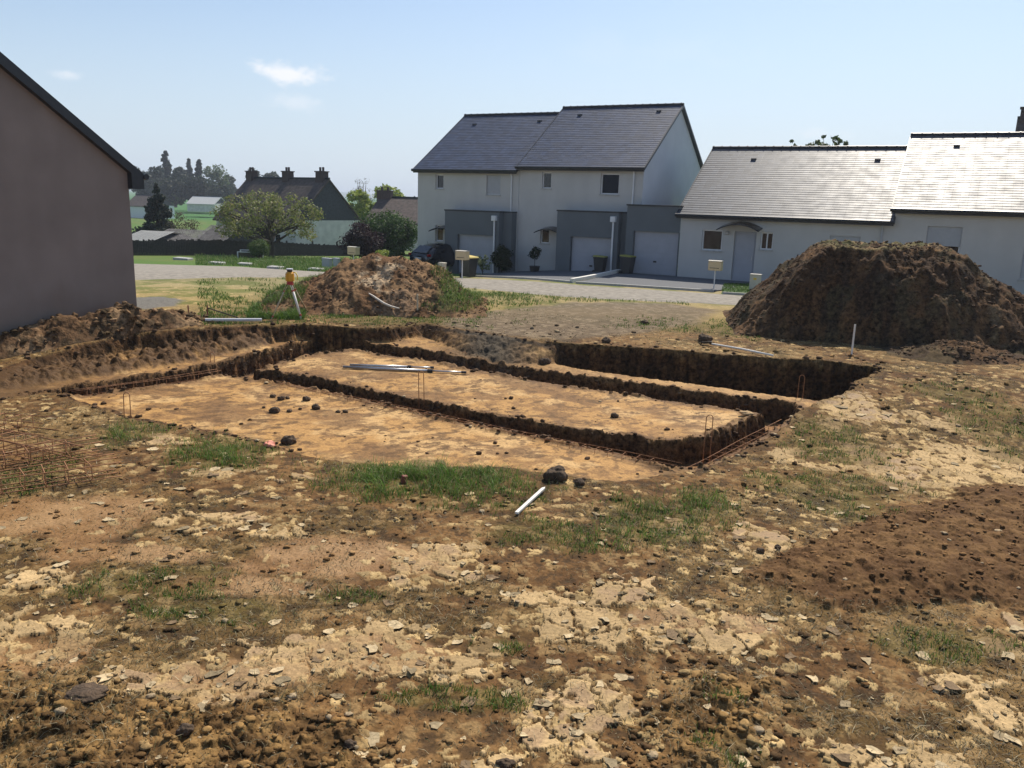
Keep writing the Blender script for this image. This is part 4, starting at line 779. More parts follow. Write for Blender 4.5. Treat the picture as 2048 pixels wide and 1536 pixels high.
for px, py, wd, lab in ((366, 520, 32, 'concrete slab in the grass, the one furthest left'), (434, 529, 26, 'concrete slab at the road edge below the gabled shed'), (490, 531, 24, 'concrete slab with weeds below the round hedge'), (551, 538, 26, 'concrete slab left behind the laser level'), (633, 542, 26, 'concrete slab next to the grey meter cabinets')):
    c = gp(px, py); s = wd*c[1]/FPX/2; MBx = MB(); MBx.box(-s, s, -.35, .35, -.05, .16, .02); o = MBx.build('concrete_slab', MT['concrete']); o.location = (c[0], c[1], c[2]); o.rotation_euler = (0, .03, random.uniform(-.2, .1)); tag(o, lab, 'concrete slab', gsl)
c = gp(577, 512); r = empty('glass_cold_frame', (c[0], 64, c[2]+.1), .05, 'low white framed glass box in front of the dark fence', 'cold frame'); fb = MB()
for x in (-.85, .85):
    for y in (-.4, .4): fb.box(x-.04, x+.04, y-.04, y+.04, 0, .95+.1*(y > 0))
for y, z in ((-.4, .95), (.4, 1.05), (-.4, .05), (.4, .05)): fb.box(-.81, .81, y-.04, y+.04, z-.06, z)
fb.build('frame', MT['white'], r); MB().box(-.8, .8, -.38, -.36, .06, .88).build('pane', MT['curtain'], r); MB().box(-.8, .8, -.34, .34, .92, .94).build('top_pane', MT['glass'], r)

# ------------------------------------------------------------------ the car
def car():
    # local: x = length (0 rear .. 4.25 front), y = width, z up
    L = np.array([0, .04, .12, .35, .75, 1.2, 1.8, 2.4, 2.75, 3.0, 3.6, 4.0, 4.2, 4.27])
    top = np.array([.55, .78, .93, 1.17, 1.38, 1.45, 1.47, 1.42, 1.28, 1.08, .96, .84, .70, .50]); belt = np.array([.55, .78, .92, .96, .97, .96, .94, .92, .91, .92, .90, .82, .68, .50])
    hw = np.array([.72, .80, .84, .87, .89, .90, .90, .90, .90, .89, .87, .82, .72, .60]); rw = np.array([.70, .76, .72, .66, .60, .58, .58, .60, .66, .78, .80, .76, .68, .58]); low = np.array([.35, .30, .26, .22, .2, .2, .2, .2, .2, .2, .22, .26, .30, .36])
    V = []; n = 14
    for i in range(len(L)):
        prof = [(-hw[i]*.86, low[i]), (-hw[i]*.98, low[i]+.18), (-hw[i], (low[i]+belt[i])/2+.08), (-hw[i]*.97, belt[i]), (-(rw[i]*.6+hw[i]*.4), belt[i]*.45+top[i]*.55), (-rw[i], top[i]-.07), (-rw[i]*.6, top[i]), (rw[i]*.6, top[i]), (rw[i], top[i]-.07), ((rw[i]*.6+hw[i]*.4), belt[i]*.45+top[i]*.55), (hw[i]*.97, belt[i]), (hw[i], (low[i]+belt[i])/2+.08), (hw[i]*.98, low[i]+.18), (hw[i]*.86, low[i])]
        V += [(L[i], y, z) for y, z in prof]
    F = []
    for i in range(len(L)-1):
        for k in range(n): F.append((i*n+k, i*n+(k+1) % n, (i+1)*n+(k+1) % n, (i+1)*n+k))
    F += [tuple(range(n))[::-1], tuple((len(L)-1)*n+k for k in range(n))]
    b = gp(866, 547); r = empty('parked_car', (b[0]-.75, b[1]-1.0, -.52), math.atan2(-ND[1], -ND[0])-.26, 'dark hatchback parked at the left garage, seen from behind over the clay heap', 'car')
    mb = MB(); mb.poly(V, F); o = mb.build('body', MT['carpaint'], r, smooth=True)
    def pt(x, side, f):  # on the side glass band
        i = np.interp(x, L, hw); q = np.interp(x, L, rw); bl = np.interp(x, L, belt); tp = np.interp(x, L, top); return (x, side*((i*.97)*(1-f)+(q+.0)*f+.012), bl*(1-f)+(tp-.075)*f)
    for side in (-1, 1):
        for xs in ((.62, 1.32), (1.42, 2.25), (2.32, 2.85)):
            g = MB(); q = [pt(xs[0]+(.12 if xs[0] < 1 else 0), side, .10), pt(xs[1], side, .10), pt(xs[1]-(.2 if xs[0] > 2.2 else 0), side, .92), pt(xs[0]+(.2 if xs[0] < 1 else 0), side, .92)]; g.poly(q+[(x, y-side*.02, z) for x, y, z in q], [(0, 1, 2, 3), (7, 6, 5, 4), (0, 4, 5, 1), (1, 5, 6, 2), (2, 6, 7, 3), (3, 7, 4, 0)]); g.build('side_window', MT['glass'], r)
        lm = MB().box(-.0, .2, side*.82-.07, side*.82+.05, .80, .93, .02).build('tail_light', MT['lamp'], r)
        for x in (.78, 3.35):
            t = MB().tube([(x, side*.74, .31), (x, side*.91, .31)], .31, 22).build('wheel', MT['tyre'], r); MB().tube([(x, side*.85, .31), (x, side*.925, .31)], .2, 14).build('rim', MT['rim'], t)
        MB().box(2.55, 2.7, side*.93-.07, side*.93+.07, .93, 1.06, .03).build('mirror', MT['carpaint'], r)
    g = MB(); q = [(.125, -.62, .965), (.125, .62, .965), (.60, .52, 1.335), (.60, -.52, 1.335)]; q = [(x-.03, y, z+.02) for x, y, z in q]; g.poly(q+[(x+.02, y, z-.02) for x, y, z in q], [(0, 1, 2, 3), (7, 6, 5, 4), (0, 4, 5, 1), (1, 5, 6, 2), (2, 6, 7, 3), (3, 7, 4, 0)]); g.build('rear_window', MT['glass'], r)
    MB().box(-.035, .01, -.26, .26, .62, .72, .005).build('number_plate', MT['plate'], r); MB().box(-.03, .06, -.82, .82, .32, .44, .01).build('bumper', MT['binbody'], r); MB().tube([(.75, 0, 1.40), (.65, 0, 1.62)], .008, 5).build('aerial', MT['dark'], r)
car()

# ------------------------------------------------------------------ heaps of earth
def heap(name, lab, cat, xs, ys, hf, cf, step, seed):
    x = np.arange(xs[0], xs[1], step); y = np.arange(ys[0], ys[1], step); X, Y = np.meshgrid(x, y); X = X.ravel(); Y = Y.ravel(); G = ground(X, Y)
    Hh = hf(X, Y); keep = Hh > .0
    wx = X+(fbm(X, Y, .3, 3, seed)-.5)*.2; wy = Y+(fbm(X, Y, .3, 3, seed+5)-.5)*.2
    f1, f2, cid = worley(wx, wy, .30, seed); g1, g2, gid = worley(wx+2, wy+4, .13, seed+1)
    lum = np.clip(1-f1/.6, 0, 1)**.6*(cid > .5)*.10*cid+np.clip(1-g1/.6, 0, 1)**.7*(gid > .3)*.05*gid
    base = sstep(0, .25, Hh); Z = G+Hh+base*(lum+(fbm(X, Y, .5, 4, seed+8)-.5)*.26+(fbm(X, Y, .13, 4, seed+9)-.5)*.09)-(Hh <= .0)*.06-.012
    C_ = cf(X, Y, Hh, Z, wx, wy); nx, ny = len(x), len(y); V = np.stack([X, Y, Z], 1); i, j = np.meshgrid(np.arange(ny-1), np.arange(nx-1), indexing='ij')
    F = np.stack([i*nx+j, i*nx+j+1, (i+1)*nx+j+1, (i+1)*nx+j], -1).reshape(-1, 4); F = F[keep[F].any(1)]
    used = np.unique(F); re = np.full(len(V), -1); re[used] = np.arange(len(used)); V = V[used]; F = re[F]; C_ = C_[used]
    o = V.mean(0); o[2] = V[:, 2].min(); ob = mesh_np(name, V-o, F, MT['heap'], colr=np.clip(C_, .005, .9), rough=np.full(len(V), .95), smooth=True); ob.location = o; return tag(ob, lab, cat), (x, y, Z.reshape(ny, nx))
def crest(pts, Y0):
    """silhouette pixels at distance Y0 -> x, height"""
    P = [atY(px, py, Y0) for px, py in pts]; return np.array([p[0] for p in P]), np.array([max(p[2], -.05) for p in P])
# clay heap
cx, cz = crest([(505, 614), (540, 592), (580, 575), (620, 562), (655, 545), (690, 524), (720, 517), (760, 517), (800, 520), (850, 530), (880, 545), (905, 565), (925, 590), (950, 606), (975, 618)], 26.6)
def hclay(X, Y):
    n = (fbm(X, Y, .9, 3, 201)-.5); xx = X*26.6/np.maximum(Y, 1)*.35+X*.65; h = np.interp(xx+n*.3, cx, cz, left=-.05, right=-.05); yf = 24.35+.10*(X+5); fr = np.clip((Y-yf+n*.5)/2.3, -1, 1); bk = np.clip((30.4-Y+n*.5)/3.0, -1, 1)
    s = np.minimum(1, np.minimum(fr, bk)); s = np.where(s > 0, s**.85, s*.2); return np.where(s > 0, h*s, s)
def cclay(X, Y, Hh, Z, wx, wy):
    c = mix(np.tile(np.array([.155, .082, .038]), X.shape+(1,)), (.26, .155, .075), sstep(.42, .62, fbm(X, Y, .8, 4, 203))); c = mix(c, (.085, .05, .028), sstep(.52, .66, fbm(X, Y, .3, 3, 205))*.7)
    P = atY(762, 560, 25.9); d = np.sqrt(((wx-P[0])/.62)**2+((wy-25.9)/.9)**2)+(fbm(X, Y, .4, 4, 207)-.5)*1.6; c = mix(c, (.50, .37, .23), sstep(.95, .6, d)*.85)
    P = atY(800, 590, 25); d = np.sqrt(((wx-P[0])/.7)**2+((wy-25)/.7)**2)+(fbm(X, Y, .3, 4, 208)-.5)*1.8; c = mix(c, (.30, .20, .12), sstep(1.0, .6, d)*.5)
    lf = sstep(-6.6, -7.4, wx)*sstep(24.8, 25.2, Y); c = mix(c, (.07, .10, .03), lf*.8); rt = sstep(-2.6, -2.0, wx)*sstep(.0, .5, Hh); c = mix(c, (.06, .11, .025), rt*.8); return c
clay_o, CLAYG = heap('clay_heap', 'reddish brown clay heap with a pale patch in front of the car', 'spoil heap', (-8.8, -.6), (23.6, 31), hclay, cclay, .032, 4)
# big topsoil heap
bx, bz = crest([(1458, 672), (1486, 640), (1510, 608), (1560, 568), (1610, 528), (1640, 505), (1662, 490), (1700, 481), (1800, 480), (1895, 486), (1925, 508), (1960, 540), (2010, 566), (2060, 596), (2130, 640), (2190, 690)], 23.2)
def hbig(X, Y):
    n = (fbm(X, Y, 1.1, 4, 211)-.5); xx = X*23.2/np.maximum(Y, 1)*.6+X*.4; h = np.minimum(np.interp(xx+n*.35, bx, bz-.10, left=-.05, right=-.05), 2.50+.1*n)
    yf = 22.9-.46*(X-6.3)+.35*np.clip(X-11, 0, 5); yf = np.maximum(yf, 19.7); hh = 1.5+.10*(X-8)+.8*np.exp(-((X-11.2)/1.4)**2); fr = np.clip((Y-yf+n*1.0)/hh, -1, 1); bk = np.clip((28.5-Y+n)/3.0, -1, 1)
    s = np.minimum(1, np.minimum(fr, bk)); s = np.where(s > 0, np.minimum(1, s*1.15)**(.85), s*.2); g = np.where(s > 0, h*s, s)
    rid = (np.sin(X*3.1+Y*.9+n*5)*.5)*.10*sstep(0, .5, g)*sstep(1., .5, s); foot = np.exp(-((X-11.0)/1.5)**2-((Y-20.3)/.9)**2)*.35; return g+rid*(g > 0)+foot
def cbig(X, Y, Hh, Z, wx, wy):
    c = mix(np.tile(np.array([.088, .047, .022]), X.shape+(1,)), (.15, .082, .037), sstep(.42, .6, fbm(X, Y, .9, 4, 213))); c = mix(c, (.075, .070, .038), sstep(.5, .62, fbm(X, Y, .5, 4, 215))*.5); c = mix(c, (.05, .032, .02), sstep(.5, .64, fbm(X, Y, .22, 3, 216))*.7)
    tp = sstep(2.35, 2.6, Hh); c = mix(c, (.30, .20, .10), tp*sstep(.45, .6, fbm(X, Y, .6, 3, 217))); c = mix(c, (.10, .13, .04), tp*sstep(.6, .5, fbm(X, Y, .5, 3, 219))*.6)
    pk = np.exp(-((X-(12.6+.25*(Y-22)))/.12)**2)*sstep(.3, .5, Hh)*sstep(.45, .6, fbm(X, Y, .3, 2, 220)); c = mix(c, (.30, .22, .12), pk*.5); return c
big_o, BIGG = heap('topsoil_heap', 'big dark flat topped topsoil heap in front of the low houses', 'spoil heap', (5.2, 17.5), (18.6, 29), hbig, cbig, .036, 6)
# row of clods along the left bank
def hrow(X, Y):
    a = np.array(G2(-120, 700, 0)); b = np.array(G2(420, 652, 0)); d = (b-a)/np.linalg.norm(b-a); t = (X-a[0])*d[0]+(Y-a[1])*d[1]; v = -(X-a[0])*d[1]+(Y-a[1])*d[0]
    L = np.linalg.norm(b-a); n = fbm(X, Y, .8, 4, 221); m = .16+.62*(n-.4)+.40*np.exp(-((t-L*.66)/.9)**2)+.15*np.exp(-((t-L*.33)/.8)**2)+.12*np.exp(-((t-L*.86)/.5)**2); s = np.clip((v-.12)/.45, -1, 1); s = np.minimum(s, np.clip((1.55-v)/.6, -1, 1)); s = np.minimum(s, np.clip((L+.6-t)/1.0, -1, 1)); s = np.minimum(s, np.clip((t+.5)/1.0, -1, 1)); return np.where((s > 0) & (m > 0), m*s, np.minimum(s, 0)-.001)
def crow(X, Y, Hh, Z, wx, wy):
    c = mix(np.tile(np.array([.15, .085, .042]), X.shape+(1,)), (.30, .19, .10), sstep(.45, .62, fbm(X, Y, .5, 4, 223))); return mix(c, (.08, .055, .03), sstep(.5, .62, fbm(X, Y, .2, 3, 225))*.8)
row_o, ROWG = heap('spoil_ridge', 'long low ridge of broken clods below the beige gable', 'spoil heap', (-13.5, -6), (16, 25), hrow, crow, .03, 9)
# ------------------------------------------------------------------ things on the building plot
def march(px, py, grid):
    """first point of the view ray that lies on a heap"""
    xs, ys, Z = grid; d = raydir(px, py)
    for t in np.arange(15, 36, .02):
        P = CAM+d*t
        if xs[0] < P[0] < xs[-1] and ys[0] < P[1] < ys[-1]:
            z = Z[int((P[1]-ys[0])/(ys[1]-ys[0])), int((P[0]-xs[0])/(xs[1]-xs[0]))]
            if P[2] < z: return P
    return gp(px, py)
def hairpin(px, yt, yb, z, lab, wd=.055):
    P = gp(px, yb, z); h = atY(px, yt, P[1])[2]-z; zb = gh(P[0], P[1]); pts = [(-wd, 0, -.25), (-wd*1.02, 0, h*.5), (-wd, 0, h-wd)]+[(wd*-cos(a), 0, h-wd+wd*sin(a)) for a in np.linspace(.3, pi-.3, 6)]+[(wd, 0, h-wd), (wd*1.05, 0, h*.5), (wd, 0, -.25)]
    o = MB().tube(pts, .0085, 6).build('rebar_loop', MT['rust'], smooth=True); o.location = (P[0], P[1], z); o.rotation_euler = (random.uniform(-.03, .03), random.uniform(-.04, .04), random.uniform(-.3, .3)); tag(o, lab, 'rebar loop', 'starter bars standing in the dig')
hairpin(255, 785, 838, -.62, 'rusty hairpin bar on the left edge of the clay floor'); hairpin(425, 704, 750, -.9, 'rusty hairpin bar in the short left trench'); hairpin(843, 742, 802, -.64, 'rusty hairpin bar in front of the metal poles')
hairpin(928, 704, 736, -.8, 'rusty hairpin bar in the far trench, beyond the metal poles'); hairpin(1412, 830, 925, -1.0, 'rusty hairpin bar in the near right corner of the trenches', .06); hairpin(1598, 750, 812, -.85, 'rusty hairpin bar at the far right corner beside the deep shaded cut')
def cage(name, a, b, wd, hh, za, zb, lab, nr=2, layers=2, cat='rebar cage', group='rebar cages', st=.28, ext=.25):
    a = np.array([a[0], a[1], za]); b = np.array([b[0], b[1], zb]); d = b-a; L = np.linalg.norm(d); rz = math.atan2(d[1], d[0]); r = empty(name, a, rz, lab, cat, group); r.rotation_euler = (0, -math.asin(d[2]/L), rz)
    rr = .009 if cat == 'rebar cage' and name == 'rebar_cage' else .0055
    for l in range(layers):
        for k in range(nr):
            y = -wd/2+wd*k/(nr-1); z = hh*l/(max(1, layers-1)); pts = [(x, y+.012*sin(x*2+k*3), z+.012*sin(x*1.3+l*2+k)) for x in np.linspace(-ext, L+ext, 12)]; MB().tube(pts, rr, 5).build('long_bar', MT['rust'], r, smooth=True)
    x = .1; e = .02; proto = MB().tube([(0, -wd/2, 0), (0, -wd/2, hh-e), (0, -wd/2+e, hh), (0, wd/2-e, hh), (.01, wd/2, hh-e), (0, wd/2, 0), (0, -wd/2, 0)], rr*.8, 5).build('stirrup', MT['rust'], r, smooth=True)
    first = True
    while x < L:
        o = proto if first else proto.copy()
        if not first: col.objects.link(o); o.parent = r
        first = False; o.location = (x+random.uniform(-.015, .015), 0, 0); o.rotation_euler = (0, random.uniform(-.06, .06), random.uniform(-.08, .08)); x += st
t = ZP
cage('rebar_ladder', G2(560, 771, t), G2(1330, 931, t), .17, .16, -.74, -.74, 'long rusty rebar ladder lying in the near long trench', group='rebar ladders in the trenches', st=.25)
cage('rebar_ladder', G2(165, 783, t), G2(418, 746, t), .16, .16, -.76, -.76, 'rusty rebar ladder lying in the short left trench', group='rebar ladders in the trenches', st=.25)
cage('rebar_ladder', G2(1370, 925, t), G2(1568, 827, t), .26, .12, -.96, -.96, 'rusty rebar ladder lying in the right end trench', group='rebar ladders in the trenches', st=.3)
zc = -.58
cage('rebar_cage', G2(-170, 1010), G2(200, 952), .40, .22, zc, zc, 'rusty rebar cage at the left edge, nearest of the lying cages', nr=3)
cage('rebar_cage', G2(-190, 965), G2(165, 912), .36, .20, zc, zc+.03, 'rusty rebar cage at the left edge, middle one of the lying cages', nr=3)
cage('rebar_cage', G2(-160, 880), G2(130, 945), .34, .20, zc+.22, zc+.16, 'rusty rebar cage laid askew on top of the others', nr=2)
cage('rebar_cage', G2(-200, 838), G2(78, 866), .34, .20, zc+.02, zc+.02, 'rusty rebar cage at the left edge, furthest of the lying cages', nr=2)
def lying(name, p, q, r, m, lab, cat, up=0., n=8):
    d = np.array(q)-np.array(p); o = MB().tube([(0, 0, 0), tuple(d)], r, n).build(name, MT[m], smooth=False); o.location = tuple(np.array(p)+np.array([0, 0, up])); return tag(o, lab, cat)
def gg(px, py, z=None, dz=0.):
    P = gp(px, py, z); P[2] = gh(P[0], P[1])+dz; return P
lying('plastic_pipe', gg(411, 649, 0, .09), gg(524, 648, 0, .09), .045, 'pvc', 'pale plastic pipe lying on the far left edge of the dig', 'pipe')
lying('steel_bar', gg(417, 631, 0, .22), gg(476, 643, 0, .10), .018, 'blade', 'thin dark bar leaning behind the pale plastic pipe', 'bar')
for k, (px, lab) in enumerate(((377, 'short red marker post beside the clod ridge, left of the pair'), (415, 'short red marker post above the plastic pipe, right of the pair'))):
    P = gg(px, 631, 0); o = MB().tube([(0, 0, -.1), (.004, 0, .17), (.0, 0, .30)], [.018, .02, .02], 8).build('marker_post', MT['redpost']); o.location = P; tag(o, lab, 'marker post', 'small red marker posts')
def pole(pts, lab):
    P = [gg(*p, ZP, .04) for p in pts]; r = empty('telescopic_pole', P[0], 0, lab, 'pole', 'metal poles lying on the clay floor'); A = [tuple(q-P[0]) for q in P]; d = np.array(A[-1])
    MB().tube([(0, 0, 0), tuple(d*.72)], .032, 10).build('outer_tube', MT['steel'], r, smooth=True); MB().tube([tuple(d*.70), tuple(d)], .020, 10).build('inner_tube', MT['steel'], r, smooth=True)
    MB().tube([tuple(d*.695), tuple(d*.735)], .042, 10).build('clamp', MT['dark'], r); MB().tube([tuple(d*.97), tuple(d*1.01)], .028, 10).build('end_cap', MT['dark'], r)
pole([(686, 747), (930, 757)], 'long telescopic metal pole, the front one lying on the middle clay floor'); pole([(700, 744), (866, 749)], 'shorter metal pole lying just behind the long one')
def stake(px, yt, yb, lab, m, w_=.022):
    P = gg(px, yb); h = atY(px, yt, P[1])[2]-P[2]; b = MB(); b.box(-w_, w_, -w_*.8, w_*.8, -.15, h, .004); o = b.build('wooden_stake', MT[m]); o.location = P; o.rotation_euler = (.02, random.uniform(-.03, .03), .4); tag(o, lab, 'stake')
stake(835, 588, 632, 'thin pale stake standing in front of the clay heap', 'woodlight'); stake(1703, 648, 710, 'white stake standing at the foot of the big topsoil heap', 'stake', .018)
a, b = gg(1033, 1029), gg(1090, 981); d = b-a; L = np.linalg.norm(d[:2]); o = MB(); w_ = .024
o.poly([(0, -w_, 0), (0, w_, 0), (L-.07, w_, 0), (L, 0, 0), (L-.07, -w_, 0), (0, -w_, .028), (0, w_, .028), (L-.07, w_, .028), (L, 0, .02), (L-.07, -w_, .028)], [(4, 3, 2, 1, 0), (5, 6, 7, 8, 9), (0, 1, 6, 5), (1, 2, 7, 6), (2, 3, 8, 7), (3, 4, 9, 8), (4, 0, 5, 9)])
o = o.build('wooden_stake', MT['stake']); o.location = (a[0], a[1], a[2]+.03); o.rotation_euler = (0, -.03, math.atan2(d[1], d[0])); tag(o, 'white pointed stake lying on the ground beside the dark clod', 'stake')
# shovel
a = gp(1424, 688, .07); b = gp(1546, 711, .05); r = empty('shovel', a, 0, 'shovel with pale wooden handle lying at the edge of the deep cut', 'shovel'); d = b-a
MB().tube([(0, 0, 0), tuple(d*.5+np.array([0, 0, .015])), tuple(d)], .026, 8).build('handle', MT['stake'], r, smooth=True)
u_ = d/np.linalg.norm(d); n_ = np.array([-u_[1], u_[0], 0]); bl = MB(); P = []; rows = [(-.02, .02, .03), (-.08, .11, .03), (-.2, .12, .0), (-.29, .09, -.02), (-.34, .02, -.03)]
for s_, w2, z in rows:
    for q in (-1, -.5, 0, .5, 1): P.append(tuple(u_*s_+n_*w2*q+np.array([0, 0, z+.03*abs(q)])))
F = [(i*5+k, i*5+k+1, (i+1)*5+k+1, (i+1)*5+k) for i in range(4) for k in range(4)]; P2 = [(x, y, z-.006) for x, y, z in P]; bl.poly(P, F); bl.poly(P2, [f[::-1] for f in F]); bl.build('blade', MT['blade'], r)
# pale strap on the clay heap
pts = [march(px, py, CLAYG) for px, py in ((738, 589), (746, 594), (756, 601), (768, 609), (782, 615), (799, 619))]
P0 = pts[0]; mb = MB()
Q = [p-P0 for p in pts]
mb.tube([tuple(q+np.array([0, -.03, .035])) for q in Q], [.02, .03, .036, .036, .032, .02], 6); o = mb.build('pale_strap', MT['tarp'], smooth=True); o.location = P0; tag(o, 'pale curved strip lying on the front of the clay heap', 'strip')
# laser level on its tripod
F1, F2, F3 = gp(603, 640, 0), gp(541, 643, 0), gp(616, 626, 0); ctr = (F1+F2+F3)/3; Yh = ctr[1]-.1; Hd = atY(580, 566, Yh); TOP = atY(578, 537, Yh)
r = empty('laser_level', (ctr[0], ctr[1], ctr[2]), 0, 'yellow rotating laser level on a tripod left of the clay heap', 'laser level'); R_ = np.array([ctr[0], ctr[1], ctr[2]]); hd = Hd-R_
def leg(F, m, th, name='tripod_leg', lab=None):
    f = F-R_; k = hd+np.array([(f[0])*.12, f[1]*.12, -.02]); dd = f-k; side = np.cross(dd, [0, 0, 1.]); side /= np.linalg.norm(side)
    l = MB(); l.tube([tuple(k+side*.04), tuple(k+dd*.2+side*.02)], th*.35, 6); l.tube([tuple(k-side*.04), tuple(k+dd*.2-side*.02)], th*.35, 6); l.tube([tuple(k+dd*.18), tuple(k+dd*.86)], th, 8); l.tube([tuple(k+dd*.86), tuple(f)], [th*.7, th*.5], 8)
    o = l.build(name, MT[m], r, smooth=True)
    if lab: o['label'] = lab
    c = MB(); c.tube([tuple(k+dd*.18), tuple(k+dd*.215)], th*1.25, 8); c.build('clamp', MT['red'], o); c = MB(); c.tube([tuple(k+dd*.85), tuple(k+dd*.885)], th*1.3, 8); c.build('clamp', MT['red'], o)
leg(F1, 'stake', .034, lab='white tripod leg'); leg(F2, 'wood', .018); leg(F3, 'wood', .02)
hz = tuple(hd); tp = TOP-R_
MB().tube([(hd[0], hd[1], hd[2]-.05), (hd[0], hd[1], hd[2]+.05)], [.10, .09], 12).build('tripod_head', MT['red'], r); z0 = hd[2]+.052; z1 = tp[2]
ib = MB(); ib.tube([(hd[0], hd[1], z0), (hd[0], hd[1], z0+.02), (hd[0], hd[1], z0+(z1-z0)*.6), (hd[0], hd[1], z0+(z1-z0)*.74)], [.10, .125, .12, .085], 10); io = ib.build('instrument_body', MT['yellow'], r)
MB().tube([(hd[0], hd[1], z0+(z1-z0)*.745), (hd[0], hd[1], z1-.03)], [.07, .085], 12).build('rotor_window', MT['dark'], io); MB().tube([(hd[0], hd[1], z1-.03), (hd[0], hd[1], z1)], [.10, .095], 12).build('top_cap', MT['pvc'], io)
MB().tube([(hd[0]+.10, hd[1], z0+(z1-z0)*.72), (hd[0]+.17, hd[1], z0+(z1-z0)*.68), (hd[0]+.215, hd[1], z0+(z1-z0)*.45), (hd[0]+.21, hd[1], z0+.03)], .017, 7).build('handle', MT['yband'], io, smooth=True)

# clods, stones
def ico(sub):
    import bmesh
    bm = bmesh.new(); bmesh.ops.create_icosphere(bm, subdivisions=sub, radius=1); V = np.array([v.co[:] for v in bm.verts]); F = np.array([[v.index for v in f.verts] for f in bm.faces]); bm.free(); return V, F
I3 = ico(4); I1 = ico(1); I2 = ico(2)
def clod(px, py, wpx, lab, m='clod', hr=.7, group=None, name='soil_clod', z=None, cat='clod', rnd=None):
    P = gg(px, py, z); R = wpx*np.hypot(P[0], P[1])/FPX/2; V, F = I3; s = (px*13+py*7) % 97
    n = 1+.9*(fbm(V[:, 0]+s, V[:, 1]+V[:, 2]*.7, .8, 4, 301)-.5)+.35*(fbm(V[:, 0]*2+V[:, 2], V[:, 1]+s, .35, 3, 303)-.5)
    W_ = V*n[:, None]*R*np.array([1, .85, hr]); o = mesh_np(name, W_, F, MT[m], smooth=True); o.location = (P[0], P[1]+R*.5, P[2]+R*hr*.55); return tag(o, lab, cat, group)
clod(1112, 962, 50, 'large dark clod at the tip of the lying white stake', hr=.8); clod(1160, 972, 24, 'small dark clod right of the large one by the stake'); clod(1232, 796, 16, 'single dark round clod on the middle clay floor')
clod(160, 1412, 78, 'dark brown slab of crust tilted up in the bottom left clods', hr=.22); clod(1442, 862, 24, 'dark clod on the rim at the right end trench'); clod(577, 882, 30, 'dark clod at the front rim of the clay floor'); clod(1490, 786, 34, 'blocky clod with light top lying in the deep shaded cut', z=-.86, hr=.5); clod(1535, 798, 26, 'crumbled clod right of the blocky one in the deep cut', z=-.86, hr=.4); clod(1210, 735, 20, 'clod on the ledge below the deep cut', z=-.64); clod(1090, 692, 22, 'dark clod at the left corner of the deep cut')
clod(1410, 686, 26, 'dark earth lump stuck at the shovel blade', z=0); clod(1495, 832, 26, 'flat tilted shard of clay at the right end of the middle floor', 'claylump', .3, z=-.64); clod(368, 1485, 34, 'dark clod among the crumbs at the bottom'); clod(1010, 1545, 40, 'dark clod cut by the bottom edge'); clod(700, 1500, 34, 'brownish clod between the pale plates at the bottom'); clod(1522, 1112, 18, 'round clod above the spread earth'); clod(1556, 1104, 15, 'second round clod above the spread earth'); clod(1290, 650, 16, 'small lump on the grey track')
for px, py, w_ in ((545, 792, 12), (561, 797, 14), (574, 795, 9), (612, 799, 16), (548, 822, 20), (578, 820, 10), (600, 815, 8), (630, 815, 18), (690, 822, 11), (676, 822, 9), (527, 812, 7)):
    clod(px, py, w_, 'small dark clod, one of those strewn on the left clay floor', z=-.62, group='small dark clods on the left clay floor')
clod(537, 893, 27, 'orange painted stone in the grass left of the front rim', 'orange', .4, name='painted_stone', cat='stone')
P = gg(808, 966); o = MB().box(-.04, .04, -.035, .035, -.05, .11, .008).build('red_peg', MT['redpost']); o.location = P; o.rotation_euler = (.05, .1, .5); tag(o, 'short reddish peg standing in the green grass patch', 'peg')

# ------------------------------------------------------------------ what nobody could count: crumbs, flakes, straw, grass
def instances(name, base, pos, scl, rot, colr, m, lab=None, smooth=False, jit=.42, rn=RNG):
    V, F = base; n = len(pos); Vj = V[None]*(1+jit*(rn.random((n, len(V)))-.5)[..., None]*2); Vj = Vj*scl[:, None, :]
    c, s = np.cos(rot), np.sin(rot); X = Vj[..., 0]*c[:, None]-Vj[..., 1]*s[:, None]; Y = Vj[..., 0]*s[:, None]+Vj[..., 1]*c[:, None]; W_ = np.stack([X, Y, Vj[..., 2]], -1)+pos[:, None, :]
    FF = (F[None]+(np.arange(n)*len(V))[:, None, None]).reshape(-1, F.shape[1]); o = mesh_np(name, W_.reshape(-1, 3), FF, m, colr=np.repeat(colr, len(V), 0), rough=np.full(n*len(V), .95), smooth=smooth); tag(o, lab, None, kind='stuff'); return o
def scatter(n, d0, d1, a0=-36, a1=36, p=1.0):
    q = RNG.random(n); d = (d0**(1-p)+q*(d1**(1-p)-d0**(1-p)))**(1/(1-p)) if p != 1 else d0*(d1/d0)**q
    a = np.radians(a0+(a1-a0)*RNG.random(n)); return d*np.sin(a), d*np.cos(a)
# thin dried flakes of clay
def clayness(x, y):
    zn = fbm(x, y, .9, 5, 51, .6); c = np.zeros(x.shape)
    for q in CLAYZ: c = np.maximum(c, zone(x, y, *q, ns=zn, k=1.3))
    return c
def greenness(x, y):
    zn = fbm(x, y, .9, 5, 51, .6); c = np.zeros(x.shape)
    for q in GREENZ: c = np.maximum(c, zone(x, y, *q, ns=zn, k=.9))
    return c
